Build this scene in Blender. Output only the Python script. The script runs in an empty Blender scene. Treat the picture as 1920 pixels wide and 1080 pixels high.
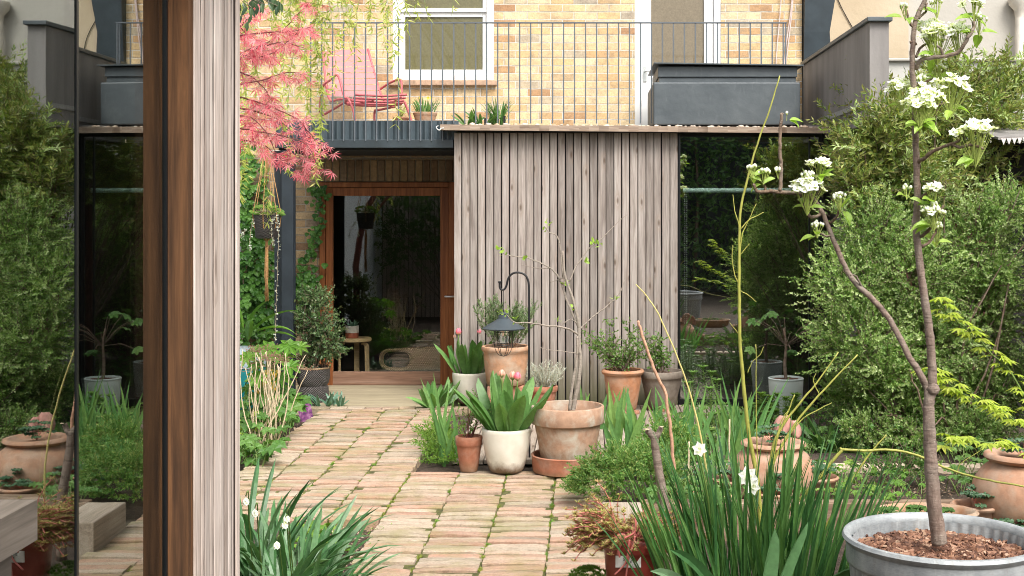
import bpy, bmesh, math, random
from mathutils import Vector, Matrix, Quaternion, noise as mnoise
V = Vector
R = math.radians
C = bpy.context.scene.collection
F = 2400.0; CX = 1100.0; CY = 390.0; H = 1.76      # focal length in px of the 1920 photograph, vanishing point, eye height
def P(px, py, Y): return V(((px-CX)*Y/F, Y, H-(py-CY)*Y/F))
def G(px, py, z=0.0):
    Y = F*(H-z)/(py-CY); return V(((px-CX)*Y/F, Y, z))
Z = V((0, 0, 1))

# ---------------------------------------------------------------- mesh builder
class MB:
    def __init__(s): s.v = []; s.f = []
    def add(s, vs, fs):
        n = len(s.v); s.v.extend([tuple(v) for v in vs]); s.f.extend([tuple(i+n for i in f) for f in fs])
    def box(s, a, b):
        x0, y0, z0 = a; x1, y1, z1 = b
        s.add([(x0,y0,z0),(x1,y0,z0),(x1,y1,z0),(x0,y1,z0),(x0,y0,z1),(x1,y0,z1),(x1,y1,z1),(x0,y1,z1)],
              [(0,3,2,1),(4,5,6,7),(0,1,5,4),(1,2,6,5),(2,3,7,6),(3,0,4,7)])
    def obox(s, c, ax, ay, az):   # centre and three half-axis vectors
        c = V(c); vs = []
        for k in (-1, 1):
            for i, j in ((-1,-1),(1,-1),(1,1),(-1,1)): vs.append(c+ax*i+ay*j+az*k)
        s.add(vs, [(0,3,2,1),(4,5,6,7),(0,1,5,4),(1,2,6,5),(2,3,7,6),(3,0,4,7)])
    def bbox(s, a, b, bv=.004):   # chamfered box (top and verticals)
        x0, y0, z0 = a; x1, y1, z1 = b; q = bv
        ring = lambda i, z: [(x0+q-i,y0-i+q-q+ (0 if i else q),z)]
        lo = [(x0+q,y0,z0),(x1-q,y0,z0),(x1,y0+q,z0),(x1,y1-q,z0),(x1-q,y1,z0),(x0+q,y1,z0),(x0,y1-q,z0),(x0,y0+q,z0)]
        mi = [(x,y,z1-q) for x,y,_ in lo]
        hi = [(min(max(x,x0+q),x1-q), min(max(y,y0+q),y1-q), z1) for x,y,_ in lo]
        hi = [(x0+q,y0+q,z1),(x1-q,y0+q,z1),(x1-q,y1-q,z1),(x0+q,y1-q,z1)]
        vs = lo+mi+hi; f = [tuple(reversed(range(8)))]
        for k in range(8): f.append((k,(k+1)%8,8+(k+1)%8,8+k))
        f += [(8,9,17,16),(9,10,17),(10,11,18,17),(11,12,18),(12,13,19,18),(13,14,19),(14,15,16,19),(15,8,16),(16,17,18,19)]
        s.add(vs, f)
    def tube(s, pts, rad, n=6, cap=True):
        pts = [V(p) for p in pts]
        if not isinstance(rad, (list, tuple)): rad = [rad]*len(pts)
        if len(rad) == 2 and len(pts) > 2:
            a, b = rad; rad = [a+(b-a)*i/(len(pts)-1) for i in range(len(pts))]
        u = None; rings = []
        for i, p in enumerate(pts):
            d = (pts[min(i+1,len(pts)-1)]-pts[max(i-1,0)])
            d = d.normalized() if d.length > 1e-9 else V((0,0,1))
            if u is None:
                u = d.orthogonal().normalized()
            else:
                u = (u-d*u.dot(d)); u = u.normalized() if u.length > 1e-6 else d.orthogonal().normalized()
            w = d.cross(u)
            rings.append([p+(u*math.cos(2*math.pi*k/n)+w*math.sin(2*math.pi*k/n))*rad[i] for k in range(n)])
        vs = [v for r in rings for v in r]; fs = []
        for i in range(len(pts)-1):
            for k in range(n):
                fs.append((i*n+k, i*n+(k+1)%n, (i+1)*n+(k+1)%n, (i+1)*n+k))
        if cap: fs.append(tuple(reversed(range(n)))); fs.append(tuple(range((len(pts)-1)*n, len(pts)*n)))
        s.add(vs, fs)
    def lathe(s, c, prof, n=32, wob=0, seed=0, sx=1, flute=None, cap=True):
        cx, cy, cz = c; vs = []; fs = []
        for i, (r, z) in enumerate(prof):
            for k in range(n):
                a = 2*math.pi*k/n
                rr = r
                if wob: rr *= 1+wob*mnoise.noise(V((math.cos(a)*1.5+seed, math.sin(a)*1.5, z*8)))
                if flute: rr += flute(a, i)
                vs.append((cx+rr*math.cos(a)*sx, cy+rr*math.sin(a), cz+z))
        m = len(prof)
        for i in range(m-1):
            for k in range(n): fs.append((i*n+k, i*n+(k+1)%n, (i+1)*n+(k+1)%n, (i+1)*n+k))
        if cap and prof[0][0] > 1e-4: fs.append(tuple(reversed(range(n))))
        s.add(vs, fs)
    def blade(s, p, d, L, W, droop=.6, n=6, prof='strap', fold=.25, side=None, wave=0, rng=None):
        p = V(p); d = V(d).normalized()
        if side is None:
            side = d.cross(Z)
            side = side.normalized() if side.length > .05 else V((1,0,0))
        else:
            side = V(side); side = (side-d*side.dot(d)).normalized()
        dh = V((d.x, d.y, 0)); dh = dh.normalized() if dh.length > 1e-3 else V((0,1,0))
        vs = []; fs = []; q = V(p); st = L/n
        for i in range(n+1):
            t = i/n
            if prof == 'strap': w = min(1, .55+t*2)*math.sqrt(max(0, 1-t**4))
            elif prof == 'tulip': w = (.38+.62*math.sin(math.pi*min(.5,t*1.1))) * math.sqrt(max(0,1-t**3.2))
            elif prof == 'sword': w = min(1, .7+t)*(1-t**2.2)
            elif prof == 'leaf': w = math.sin(math.pi*min(1, t**.75*.98+.02))
            elif prof == 'needle': w = 1-t*.8
            w = max(w, 0.02)*W/2
            nn = side.cross(d).normalized()
            b = nn*(w*fold*2)
            vs += [q-side*w+b, V(q), q+side*w+b]
            # bend
            ax = d.cross(-Z)
            if ax.length > .02:
                ang = droop/n*(.4+1.2*t)
                d = Quaternion(ax.normalized(), ang) @ d
            if wave and rng: d = (d+V((rng.uniform(-wave,wave),rng.uniform(-wave,wave),rng.uniform(-wave,wave)))).normalized()
            q = q+d*st
            side = (side-d*side.dot(d)).normalized()
        for i in range(n):
            a = i*3; fs += [(a,a+1,a+4,a+3),(a+1,a+2,a+5,a+4)]
        s.add(vs, fs); return q
    def leaf(s, p, d, nrm, L, W, fold=.2, sh=.45):
        d = V(d).normalized(); sd = d.cross(nrm)
        if sd.length < 1e-3: sd = d.orthogonal()
        sd.normalize(); up = sd.cross(d)
        m = p+d*(L*sh); h = W/2
        n = len(s.v)
        a = m+sd*h+up*(h*fold); b = m-sd*h+up*(h*fold); t = p+d*L-up*(L*fold*.3)
        s.v.extend([tuple(p), tuple(a), tuple(t), tuple(b)]); s.f.extend([(n,n+1,n+2),(n,n+2,n+3)])
    def leaf6(s, p, d, nrm, L, W, fold=.2):
        d = V(d).normalized(); sd = d.cross(nrm)
        if sd.length < 1e-3: sd = d.orthogonal()
        sd.normalize(); up = sd.cross(d); h = W/2; n = len(s.v)
        pts = [p, p+d*(L*.28)+sd*h*.85+up*h*fold, p+d*(L*.62)+sd*h*.9+up*h*fold*.6-up*L*.03, p+d*L-up*L*.1,
               p+d*(L*.62)-sd*h*.9+up*h*fold*.6-up*L*.03, p+d*(L*.28)-sd*h*.85+up*h*fold, p+d*(L*.3), p+d*(L*.64)-up*L*.03]
        s.v.extend([tuple(q) for q in pts]); s.f.extend([(n,n+1,n+6),(n+1,n+2,n+7,n+6),(n+2,n+3,n+7),(n+3,n+4,n+7),(n+4,n+5,n+6,n+7),(n+5,n,n+6)])
    def palm(s, p, d, nrm, L, k=7, span=230, w=.22, rng=random, droop=.2):
        d = V(d).normalized(); nrm = V(nrm); nrm = (nrm-d*nrm.dot(d))
        nrm = nrm.normalized() if nrm.length > 1e-3 else d.orthogonal()
        for i in range(k):
            a = R(-span/2+span*i/(k-1)); l = L*(.55+.45*math.cos(a*.72))*rng.uniform(.85,1.1)
            dd = (Quaternion(nrm, a) @ d - nrm*droop).normalized()
            s.leaf(p, dd, nrm, l, l*w, .3, .4)
    def fan(s, p, d, nrm, Rr, lobes=5, depth=.3, span=300, cup=.1, rng=random, teeth=0):
        d = V(d).normalized(); nrm = V(nrm); nrm = (nrm-d*nrm.dot(d))
        nrm = nrm.normalized() if nrm.length > 1e-3 else d.orthogonal()
        sd = d.cross(nrm); c = p+d*Rr*.35; n = len(s.v); K = lobes*4
        vs = [c-nrm*Rr*cup*.5, V(p)]
        for i in range(K+1):
            t = i/K; a = R(-span/2+span*t)
            r = Rr*(1-depth*(.5+.5*math.cos(2*math.pi*lobes*t)))*(.72+.28*math.cos(a*.5)**2)
            if teeth and i%2: r *= 1-teeth
            h = cup*Rr*(math.cos(2*math.pi*lobes*t)*.5 - 1.2*(1-math.cos(a))*.3)
            vs.append(p+d*(Rr*.35)+(d*math.cos(a)+sd*math.sin(a))*r*.8+nrm*h)
        s.v.extend([tuple(q) for q in vs])
        s.f.extend([(n, n+2+i, n+3+i) for i in range(K)]); s.f.extend([(n,n+1,n+2),(n,n+2+K,n+1)])
    def build(s, name, m, parent=None, smooth=None, loc=None, bevel=0):
        me = bpy.data.meshes.new(name)
        off = V((0,0,0))
        if parent is not None: off = origin(parent)
        elif loc is not None: off = V(loc)
        me.from_pydata([(x-off.x, y-off.y, z-off.z) for x,y,z in s.v], [], s.f)
        me.update()
        if smooth is not None:
            me.polygons.foreach_set('use_smooth', [True]*len(me.polygons))
            if smooth < 179: me.set_sharp_from_angle(angle=R(smooth))
        o = bpy.data.objects.new(name, me); C.objects.link(o)
        if m is not None: me.materials.append(m)
        if parent is not None: o.parent = parent
        elif loc is not None: o.location = off
        o['_o'] = tuple(off)
        if bevel:
            b = o.modifiers.new('bevel', 'BEVEL'); b.width = bevel; b.segments = 2; b.limit_method = 'ANGLE'
        return o
def origin(o): return V(o['_o'])
def tag(o, label, cat, group=None, kind=None):
    if label: o['label'] = label
    if cat: o['category'] = cat
    if group: o['group'] = group
    if kind: o['kind'] = kind
    return o
def thing(name, label, cat, loc=(0,0,0), group=None):
    o = bpy.data.objects.new(name, None); C.objects.link(o); o.location = loc; o['_o'] = tuple(loc)
    o.empty_display_size = .05
    return tag(o, label, cat, group)
def struct(o): o['kind'] = 'structure'; return o
def dup(root, loc, rz=0, label=None, scale=None):
    r = root.copy(); C.objects.link(r); r.location = loc; r.rotation_euler = (0,0,rz)
    if scale: r.scale = scale if hasattr(scale, '__len__') else (scale,)*3
    if label: r['label'] = label
    for ch in list(root.children):
        c = ch.copy(); C.objects.link(c); c.parent = r
        for g in list(ch.children):
            d = g.copy(); C.objects.link(d); d.parent = c
    return r
def rdir(rng, up=0, s=1):
    while True:
        v = V((rng.uniform(-1,1), rng.uniform(-1,1), rng.uniform(-1,1)))
        if .05 < v.length < 1: break
    v.normalize(); v.z = v.z*s+up; return v.normalized()
def smoothpath(pts, k=4, jit=0, rng=None):
    pts = [V(p) for p in pts]; out = []
    for i in range(len(pts)-1):
        p0 = pts[max(i-1,0)]; p1 = pts[i]; p2 = pts[i+1]; p3 = pts[min(i+2,len(pts)-1)]
        for j in range(k):
            t = j/k
            q = .5*((2*p1)+(p2-p0)*t+(2*p0-5*p1+4*p2-p3)*t*t+(3*p1-3*p2+p3-p0)*t**3)
            if jit and (i or j): q = q+rdir(rng)*jit
            out.append(q)
    out.append(pts[-1]); return out

# ---------------------------------------------------------------- materials
class M:
    def __init__(s, name):
        s.m = bpy.data.materials.new(name); s.m.use_nodes = True; s.t = s.m.node_tree
        s.b = s.t.nodes['Principled BSDF']; s.out = s.t.nodes['Material Output']; s._c = None
        s.b.inputs['Roughness'].default_value = .7
    def n(s, ty, **kw):
        nd = s.t.nodes.new(ty)
        for k, v in kw.items():
            if k.startswith('i_'):
                key = k[2:]; key = int(key) if key.isdigit() else key.replace('_',' ')
                nd.inputs[key].default_value = v
            else: setattr(nd, k, v)
        return nd
    def l(s, a, b): s.t.links.new(a, b)
    def co(s, scale=(1,1,1), world=False):
        if world: src = s.n('ShaderNodeNewGeometry').outputs['Position']
        else: src = s.n('ShaderNodeTexCoord').outputs['Object']
        mp = s.n('ShaderNodeMapping'); mp.inputs['Scale'].default_value = scale; s.l(src, mp.inputs[0]); return mp.outputs[0]
    def noise(s, scale=5, det=4, rough=.55, co=None, dist=0):
        nd = s.n('ShaderNodeTexNoise'); nd.inputs['Scale'].default_value = scale; nd.inputs['Detail'].default_value = det
        nd.inputs['Roughness'].default_value = rough; nd.inputs['Distortion'].default_value = dist
        if co is None: co = s.co()
        s.l(co, nd.inputs['Vector']); return nd.outputs['Fac']
    def ramp(s, fac, stops, interp='LINEAR'):
        r = s.n('ShaderNodeValToRGB'); cr = r.color_ramp; cr.interpolation = interp
        while len(cr.elements) < len(stops): cr.elements.new(.5)
        for e, (p, c) in zip(cr.elements, stops):
            e.position = p
            if not hasattr(c, '__len__'): c = (c,c,c)
            e.color = (*c, 1)
        s.l(fac, r.inputs[0]); return r.outputs[0]
    def mix(s, fac, a, b, mode='MIX'):
        x = s.n('ShaderNodeMix', data_type='RGBA', blend_type=mode)
        for val, inp in ((fac, x.inputs[0]), (a, x.inputs[6]), (b, x.inputs[7])):
            if isinstance(val, (int, float)): inp.default_value = val if inp.type == 'VALUE' else (val,val,val,1)
            elif isinstance(val, tuple): inp.default_value = (*val, 1)
            else: s.l(val, inp)
        return x.outputs[2]
    def math(s, op, a, b=0.5):
        x = s.n('ShaderNodeMath', operation=op)
        for val, inp in ((a, x.inputs[0]), (b, x.inputs[1])):
            if isinstance(val, (int,float)): inp.default_value = val
            else: s.l(val, inp)
        return x.outputs[0]
    def island(s): return s.n('ShaderNodeNewGeometry').outputs['Random Per Island']
    def bump(s, h, strength=.5, dist=.01):
        b = s.n('ShaderNodeBump'); b.inputs['Strength'].default_value = strength; b.inputs['Distance'].default_value = dist
        s.l(h, b.inputs['Height']); s.l(b.outputs[0], s.b.inputs['Normal']); return b
    def col(s, c):
        if isinstance(c, tuple): s.b.inputs['Base Color'].default_value = (*c, 1)
        else: s.l(c, s.b.inputs['Base Color'])
    def set(s, **kw):
        for k, v in kw.items(): s.b.inputs[k.replace('_',' ')].default_value = v
        return s

def leafM(name, cols, rough=.45, trans=.3, tm=(1.25,1.35,.7)):
    m = M(name); isl = m.island()
    st = [(i/(max(1,len(cols)-1)), c) for i, c in enumerate(cols)]
    c = m.ramp(isl, st)
    nz = m.noise(2.2, 3); v = m.ramp(nz, [(.3,.78),(.7,1.2)])
    c = m.mix(1, c, v, 'MULTIPLY')
    f2 = m.ramp(m.noise(45, 2), [(.35,.88),(.65,1.1)]); c = m.mix(1, c, f2, 'MULTIPLY')
    m.col(c); m.set(Roughness=rough)
    m.b.inputs['Specular IOR Level'].default_value = .4
    tr = m.n('ShaderNodeBsdfTranslucent'); tc = m.mix(1, c, tm, 'MULTIPLY'); m.l(tc, tr.inputs[0])
    mx = m.n('ShaderNodeMixShader'); mx.inputs[0].default_value = trans
    m.l(m.b.outputs[0], mx.inputs[1]); m.l(tr.outputs[0], mx.inputs[2]); m.l(mx.outputs[0], m.out.inputs[0])
    return m.m
def plain(name, c, rough=.6, metal=0, var=.12, nscale=12, bump=0, spec=.5):
    m = M(name); nz = m.noise(nscale, 5)
    cc = m.mix(1, c, m.ramp(nz, [(.3,1-var),(.7,1+var)]), 'MULTIPLY'); m.col(cc)
    m.set(Roughness=rough, Metallic=metal); m.b.inputs['Specular IOR Level'].default_value = spec
    if bump: m.bump(m.noise(nscale*4, 4), bump, .004)
    return m.m
def barkM(name, c1, c2, scale=40):
    m = M(name); nz = m.noise(scale, 6, .7, m.co((1,1,.35))); rings = m.noise(9, 4, .7, m.co((1,1,7)), .5)
    c = m.ramp(nz, [(.3,c1),(.65,c2)]); c = m.mix(m.ramp(m.noise(9,3), [(.45,0),(.7,.5)]), c, (.30,.27,.22))
    c = m.mix(m.ramp(rings, [(.56,0),(.66,.55)]), c, tuple(x*.45 for x in c1)); c = m.mix(m.ramp(m.noise(70,3,.8), [(.62,0),(.68,.6)]), c, (.42,.37,.30)); m.col(c)
    m.set(Roughness=.85); h = m.math('SUBTRACT', nz, m.math('MULTIPLY', rings, .8)); m.bump(h, 1, .006); return m.m
def woodM(name, stops, axis='Z', scale=1.0, rough=.8, knots=True, bump=.4, isl=.35, world=False, stain=None, ks=None):
    m = M(name); st = {'Z':(26,26,1.4),'X':(1.4,26,26),'Y':(26,1.4,26)}[axis]
    st = tuple(a*scale for a in st)
    geo = m.n('ShaderNodeNewGeometry'); rnd = geo.outputs['Random Per Island']
    base = m.co(st, world)
    add = m.n('ShaderNodeVectorMath', operation='ADD'); m.l(base, add.inputs[0])
    cmb = m.n('ShaderNodeCombineXYZ'); r7 = m.math('MULTIPLY', rnd, 37.0); m.l(r7, cmb.inputs[0]); m.l(r7, cmb.inputs[1]); m.l(r7, cmb.inputs[2]); m.l(cmb.outputs[0], add.inputs[1])
    nz = m.noise(1, 6, .62, add.outputs[0], .6)
    c = m.ramp(nz, stops)
    fine = m.noise(4.5, 3, .6, add.outputs[0]); c = m.mix(1, c, m.ramp(fine, [(.3,.8),(.7,1.16)]), 'MULTIPLY')
    iv = m.ramp(rnd, [(0,1-isl),(.25,1-isl*.2),(.5,1+isl*.3),(.75,1-isl*.5),(1,1+isl*.55)]); c = m.mix(1, c, iv, 'MULTIPLY')
    if knots:
        ks = ks or {'Z':(7,7,1.6),'X':(1.6,7,7),'Y':(7,1.6,7)}[axis]
        kc = m.co(ks, world); ad2 = m.n('ShaderNodeVectorMath', operation='ADD'); m.l(kc, ad2.inputs[0]); m.l(cmb.outputs[0], ad2.inputs[1])
        vo = m.n('ShaderNodeTexVoronoi', voronoi_dimensions='2D'); vo.inputs['Scale'].default_value = 1.0; s3 = m.n('ShaderNodeSeparateXYZ'); m.l(ad2.outputs[0], s3.inputs[0]); c2 = m.n('ShaderNodeCombineXYZ'); o2 = {'Z':((1,2) if ks[0]==0 else (0,2)),'X':(0,1),'Y':(1,0)}[axis]; m.l(s3.outputs[o2[0]], c2.inputs[0]); m.l(s3.outputs[o2[1]], c2.inputs[1]); m.l(c2.outputs[0], vo.inputs['Vector'])
        pick = m.ramp(vo.outputs['Color'], [(.45,0),(.62,1)]); k = m.math('MULTIPLY', m.ramp(vo.outputs['Distance'], [(.03,1),(.10,.0)]), pick); c = m.mix(m.mix(1,k,(.75,.75,.75),'MULTIPLY'), c, (.10,.06,.035))
        k2 = m.math('MULTIPLY', m.ramp(vo.outputs['Distance'], [(.09,0),(.13,.4),(.24,0)]), pick); c = m.mix(k2, c, (.28,.21,.16))
    if stain: c = stain(m, c)
    m.col(c); m.set(Roughness=rough); m.b.inputs['Specular IOR Level'].default_value = .25
    if bump: m.bump(nz, bump, .003)
    return m.m
def brickM(name, stops, mortar, course=.0765, blen=.232, scale_off=(0,0,0), axis='XZ'):
    m = M(name); g = m.n('ShaderNodeNewGeometry'); sp = m.n('ShaderNodeSeparateXYZ'); m.l(g.outputs['Position'], sp.inputs[0])
    cb = m.n('ShaderNodeCombineXYZ'); m.l(m.math('ADD', sp.outputs[0 if axis[0]=='X' else 1], 50.0), cb.inputs[0]); m.l(m.math('ADD', sp.outputs[2], 20.0), cb.inputs[1])
    wob = m.n('ShaderNodeTexNoise'); wob.inputs['Scale'].default_value = 9; wob.inputs['Detail'].default_value = 3; m.l(g.outputs['Position'], wob.inputs['Vector'])
    wv = m.n('ShaderNodeVectorMath', operation='MULTIPLY_ADD'); m.l(wob.outputs['Color'], wv.inputs[0]); wv.inputs[1].default_value = (.012,.012,0); m.l(cb.outputs[0], wv.inputs[2])
    def br(off):
        b = m.n('ShaderNodeTexBrick'); b.offset = .5; b.inputs['Scale'].default_value = 1; b.inputs['Brick Width'].default_value = blen
        b.inputs['Row Height'].default_value = course; b.inputs['Mortar Size'].default_value = .0055; b.inputs['Mortar Smooth'].default_value = .35
        b.inputs['Color1'].default_value = (0,0,0,1); b.inputs['Color2'].default_value = (1,1,1,1); b.inputs['Mortar'].default_value = (.5,.5,.5,1)
        m.l(wv.outputs[0], b.inputs['Vector']); return b
    b = br(0)
    c = m.ramp(b.outputs['Color'], stops)
    n1 = m.noise(7, 5, .6, m.co((1,1,1), True)); n2 = m.noise(60, 4, .7, m.co((1,1,1), True))
    c = m.mix(1, c, m.ramp(n1, [(.3,(.72,.70,.70)),(.5,(1,1,1)),(.72,(1.2,1.15,1.05))]), 'MULTIPLY')
    c = m.mix(1, c, m.ramp(n2, [(.3,.75),(.6,1.12)]), 'MULTIPLY')
    sm = m.ramp(m.noise(3.1,6,.7,m.co((1,1,2.2),True)), [(.56,0),(.72,.55)]); c = m.mix(sm, c, (.30,.24,.17))
    mo = m.mix(1, mortar, m.ramp(n2, [(.3,.8),(.7,1.1)]), 'MULTIPLY')
    fac = m.math('ADD', b.outputs['Fac'], 0); c = m.mix(fac, c, mo); m.col(c); m.set(Roughness=.9)
    hgt = m.math('SUBTRACT', m.math('MULTIPLY', n2, .35), b.outputs['Fac']); m.bump(hgt, 1, .012)
    return m.m
def terraM(name, base, lime=.5, green=.4, limez=None):
    m = M(name); co = m.co(); n1 = m.noise(7, 6, .65, co, .4)
    c = m.mix(1, base, m.ramp(m.noise(22,4), [(.3,.82),(.7,1.15)]), 'MULTIPLY')
    c = m.mix(m.ramp(n1, [(.44,0),(.66,lime)]), c, (.47,.42,.34))
    sp = m.n('ShaderNodeSeparateXYZ'); m.l(m.n('ShaderNodeTexCoord').outputs['Generated'], sp.inputs[0])
    lowz = m.ramp(m.math('ADD', sp.outputs[2], m.math('MULTIPLY', n1, .5)), [(.25,green),(.6,0)])
    c = m.mix(lowz, c, (.13,.12,.06))
    c = m.mix(m.ramp(m.noise(3.3,5,.7), [(.55,0),(.75,green*.8)]), c, (.16,.12,.07))
    m.col(c); m.set(Roughness=.85); m.b.inputs['Specular IOR Level'].default_value = .25; m.bump(m.noise(90,4), .25, .003); return m.m

# mirror-like window glass over a dark room
def glassM(name, refl=.3, tint=(.75,.8,.78), rough=0.0, wav=0):
    m = M(name); gl = m.n('ShaderNodeBsdfGlossy'); gl.inputs['Roughness'].default_value = rough; gl.inputs['Color'].default_value = (.93,.96,.95,1)
    tr = m.n('ShaderNodeBsdfTransparent'); tr.inputs['Color'].default_value = (*tint, 1)
    mx = m.n('ShaderNodeMixShader'); fr = m.n('ShaderNodeFresnel'); m.l(m.math('SUBTRACT', 1.5, m.math('MULTIPLY', m.n('ShaderNodeNewGeometry').outputs['Backfacing'], .8333)), fr.inputs['IOR'])
    m.l(m.math('MINIMUM', m.math('ADD', m.math('MULTIPLY', fr.outputs[0], 1.2), refl), 1.0), mx.inputs[0])
    m.l(tr.outputs[0], mx.inputs[1]); m.l(gl.outputs[0], mx.inputs[2]); m.l(mx.outputs[0], m.out.inputs[0])
    if wav:
        b = m.n('ShaderNodeBump'); b.inputs['Strength'].default_value = wav; b.inputs['Distance'].default_value = .01
        m.l(m.noise(1.0, 2, .5, m.co((1,1,7))), b.inputs['Height']); m.l(b.outputs[0], gl.inputs['Normal'])
    return m.m
# ================================================================ MATERIALS
MAT = {}
MAT['stock'] = brickM('stock_brick', [(0,(.37,.21,.11)),(.12,(.50,.33,.17)),(.3,(.58,.42,.22)),(.5,(.63,.48,.28)),(.7,(.56,.41,.235)),(.88,(.64,.51,.32)),(1,(.38,.32,.24))], (.64,.60,.52))
MAT['stock_dark'] = brickM('shaded_stock_brick', [(0,(.20,.12,.07)),(.3,(.36,.24,.13)),(.6,(.42,.30,.17)),(1,(.25,.19,.13))], (.34,.30,.24))  # stock brick with the ground-floor shade put into its colour
MAT['redbrick'] = brickM('red_brick', [(0,(.22,.09,.06)),(.5,(.34,.17,.11)),(1,(.40,.26,.18))], (.45,.41,.36), axis='YZ')
MAT['slat'] = woodM('weathered_larch', [(.25,(.13,.095,.075)),(.42,(.27,.215,.18)),(.55,(.37,.31,.27)),(.75,(.50,.435,.385))], 'Z', isl=.38)
def algae(m, c):
    sp = m.n('ShaderNodeSeparateXYZ'); m.l(m.n('ShaderNodeNewGeometry').outputs['Position'], sp.inputs[0])
    f = m.ramp(m.math('ADD', sp.outputs[2], m.math('MULTIPLY', m.noise(5,4), .35)), [(.15,.75),(.65,0)])
    return m.mix(f, c, (.12,.125,.045))
MAT['slat_box'] = woodM('weathered_larch_mossy_foot', [(.22,(.16,.128,.108)),(.42,(.27,.228,.200)),(.55,(.345,.300,.268)),(.78,(.44,.395,.360))], 'Z', isl=.42, stain=algae, ks=(7,0,2.3))
MAT['frame_brown'] = woodM('rough_brown_timber', [(.25,(.032,.017,.010)),(.45,(.085,.041,.019)),(.6,(.15,.070,.030)),(.8,(.22,.115,.05))], 'Z', scale=.9, isl=.1, knots=False, bump=.9)
MAT['plank'] = woodM('roof_edge_plank', [(.25,(.17,.12,.085)),(.5,(.32,.24,.18)),(.75,(.42,.34,.26))], 'X', isl=.2)
MAT['door_wood'] = woodM('oiled_red_hardwood', [(.25,(.12,.038,.014)),(.5,(.25,.085,.028)),(.75,(.36,.14,.05))], 'Z', scale=.8, isl=.15, knots=False, rough=.5, bump=.15)
MAT['sill_wood'] = woodM('greyed_hardwood_rail', [(.25,(.14,.07,.045)),(.5,(.26,.15,.10)),(.75,(.34,.22,.16))], 'X', scale=.8, isl=.15, knots=False, rough=.7, bump=.2)
MAT['deck'] = woodM('grey_deck', [(.25,(.17,.13,.10)),(.5,(.33,.27,.215)),(.75,(.46,.39,.32))], 'Y', isl=.3)
MAT['deck_door'] = woodM('smooth_landing_boards', [(.25,(.22,.18,.115)),(.5,(.35,.295,.195)),(.75,(.45,.38,.26))], 'X', scale=.6, isl=.12, knots=False)
MAT['sleeper'] = woodM('sawn_sleeper', [(.25,(.13,.08,.05)),(.5,(.25,.17,.115)),(.75,(.36,.27,.20))], 'X', isl=.2)
MAT['sleeper_y'] = woodM('sawn_sleeper_end', [(.25,(.22,.17,.12)),(.5,(.38,.31,.24)),(.75,(.50,.43,.35))], 'Y', isl=.2)
MAT['steel'] = plain('dark_blue_grey_steel', (.022,.030,.038), .42, 0, .25, 6)
MAT['rail'] = plain('grey_painted_rail', (.10,.115,.13), .5, 0, .15, 30)
MAT['fascia'] = plain('dark_slate_fascia', (.030,.042,.050), .45, 0, .3, 5, .2)
MAT['white'] = plain('white_gloss_paint', (.80,.80,.78), .35, 0, .04, 6)
MAT['black'] = plain('black_metal', (.012,.012,.013), .45, 0, .1)
MAT['gasket'] = plain('black_gasket', (.008,.009,.010), .35)
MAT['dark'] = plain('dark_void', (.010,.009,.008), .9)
def leadM():
    m = M('lead_grey_grp'); n1 = m.noise(2.5,6,.65,m.co((1,1,1))); c = m.ramp(n1, [(.3,(.055,.068,.076)),(.6,(.085,.10,.108)),(.8,(.13,.145,.15))])
    c = m.mix(m.ramp(m.noise(30,4,.6,m.co((1,1,.2))), [(.6,0),(.85,.35)]), c, (.22,.24,.24)); m.col(c); m.set(Roughness=.5); m.bump(m.noise(5,4), .4, .02); return m.m
MAT['lead'] = leadM()
def felt():
    m = M('weathered_grey_render'); n1 = m.noise(3,6,.65,m.co((1,1,.18))); c = m.ramp(n1, [(.3,(.16,.148,.14)),(.55,(.25,.235,.222)),(.8,(.35,.33,.315))]); m.col(c); m.set(Roughness=.85); m.bump(m.noise(40,4), .3, .004); return m.m
MAT['felt'] = felt()
def renderM(name, c1, c2, spots=True):
    m = M(name); c = m.ramp(m.noise(1.3,7,.6), [(.3,c1),(.7,c2)])
    if spots:
        k = m.math('MULTIPLY', m.ramp(m.noise(22,5,.8), [(.60,0),(.66,1)]), m.ramp(m.noise(1.7,3), [(.5,0),(.62,.9)])); c = m.mix(k, c, (.13,.13,.12))
    m.col(c); m.set(Roughness=.9); m.bump(m.noise(18,5), .35, .01); return m.m
MAT['whitewall'] = renderM('flaking_white_masonry_paint', (.40,.395,.36), (.54,.535,.49))
MAT['beige'] = renderM('beige_render', (.44,.355,.24), (.54,.45,.325), False)
MAT['palegrey'] = renderM('pale_grey_render', (.40,.38,.335), (.48,.455,.40), False)
MAT['leftwall'] = renderM('pale_blue_white_wall', (.50,.55,.58), (.62,.66,.68), False)
def soilM(name='garden_soil', c1=(.035,.024,.017), c2=(.12,.085,.06)):
    m = M(name); n1 = m.noise(28,7,.75); c = m.ramp(n1, [(.3,c1),(.65,c2),(.85,(.22,.17,.12))]); m.col(c); m.set(Roughness=.95); m.bump(n1, 1, .03); return m.m
MAT['soil'] = soilM(); MAT['compost'] = soilM('bark_compost', (.055,.022,.012), (.20,.085,.045))
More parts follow.
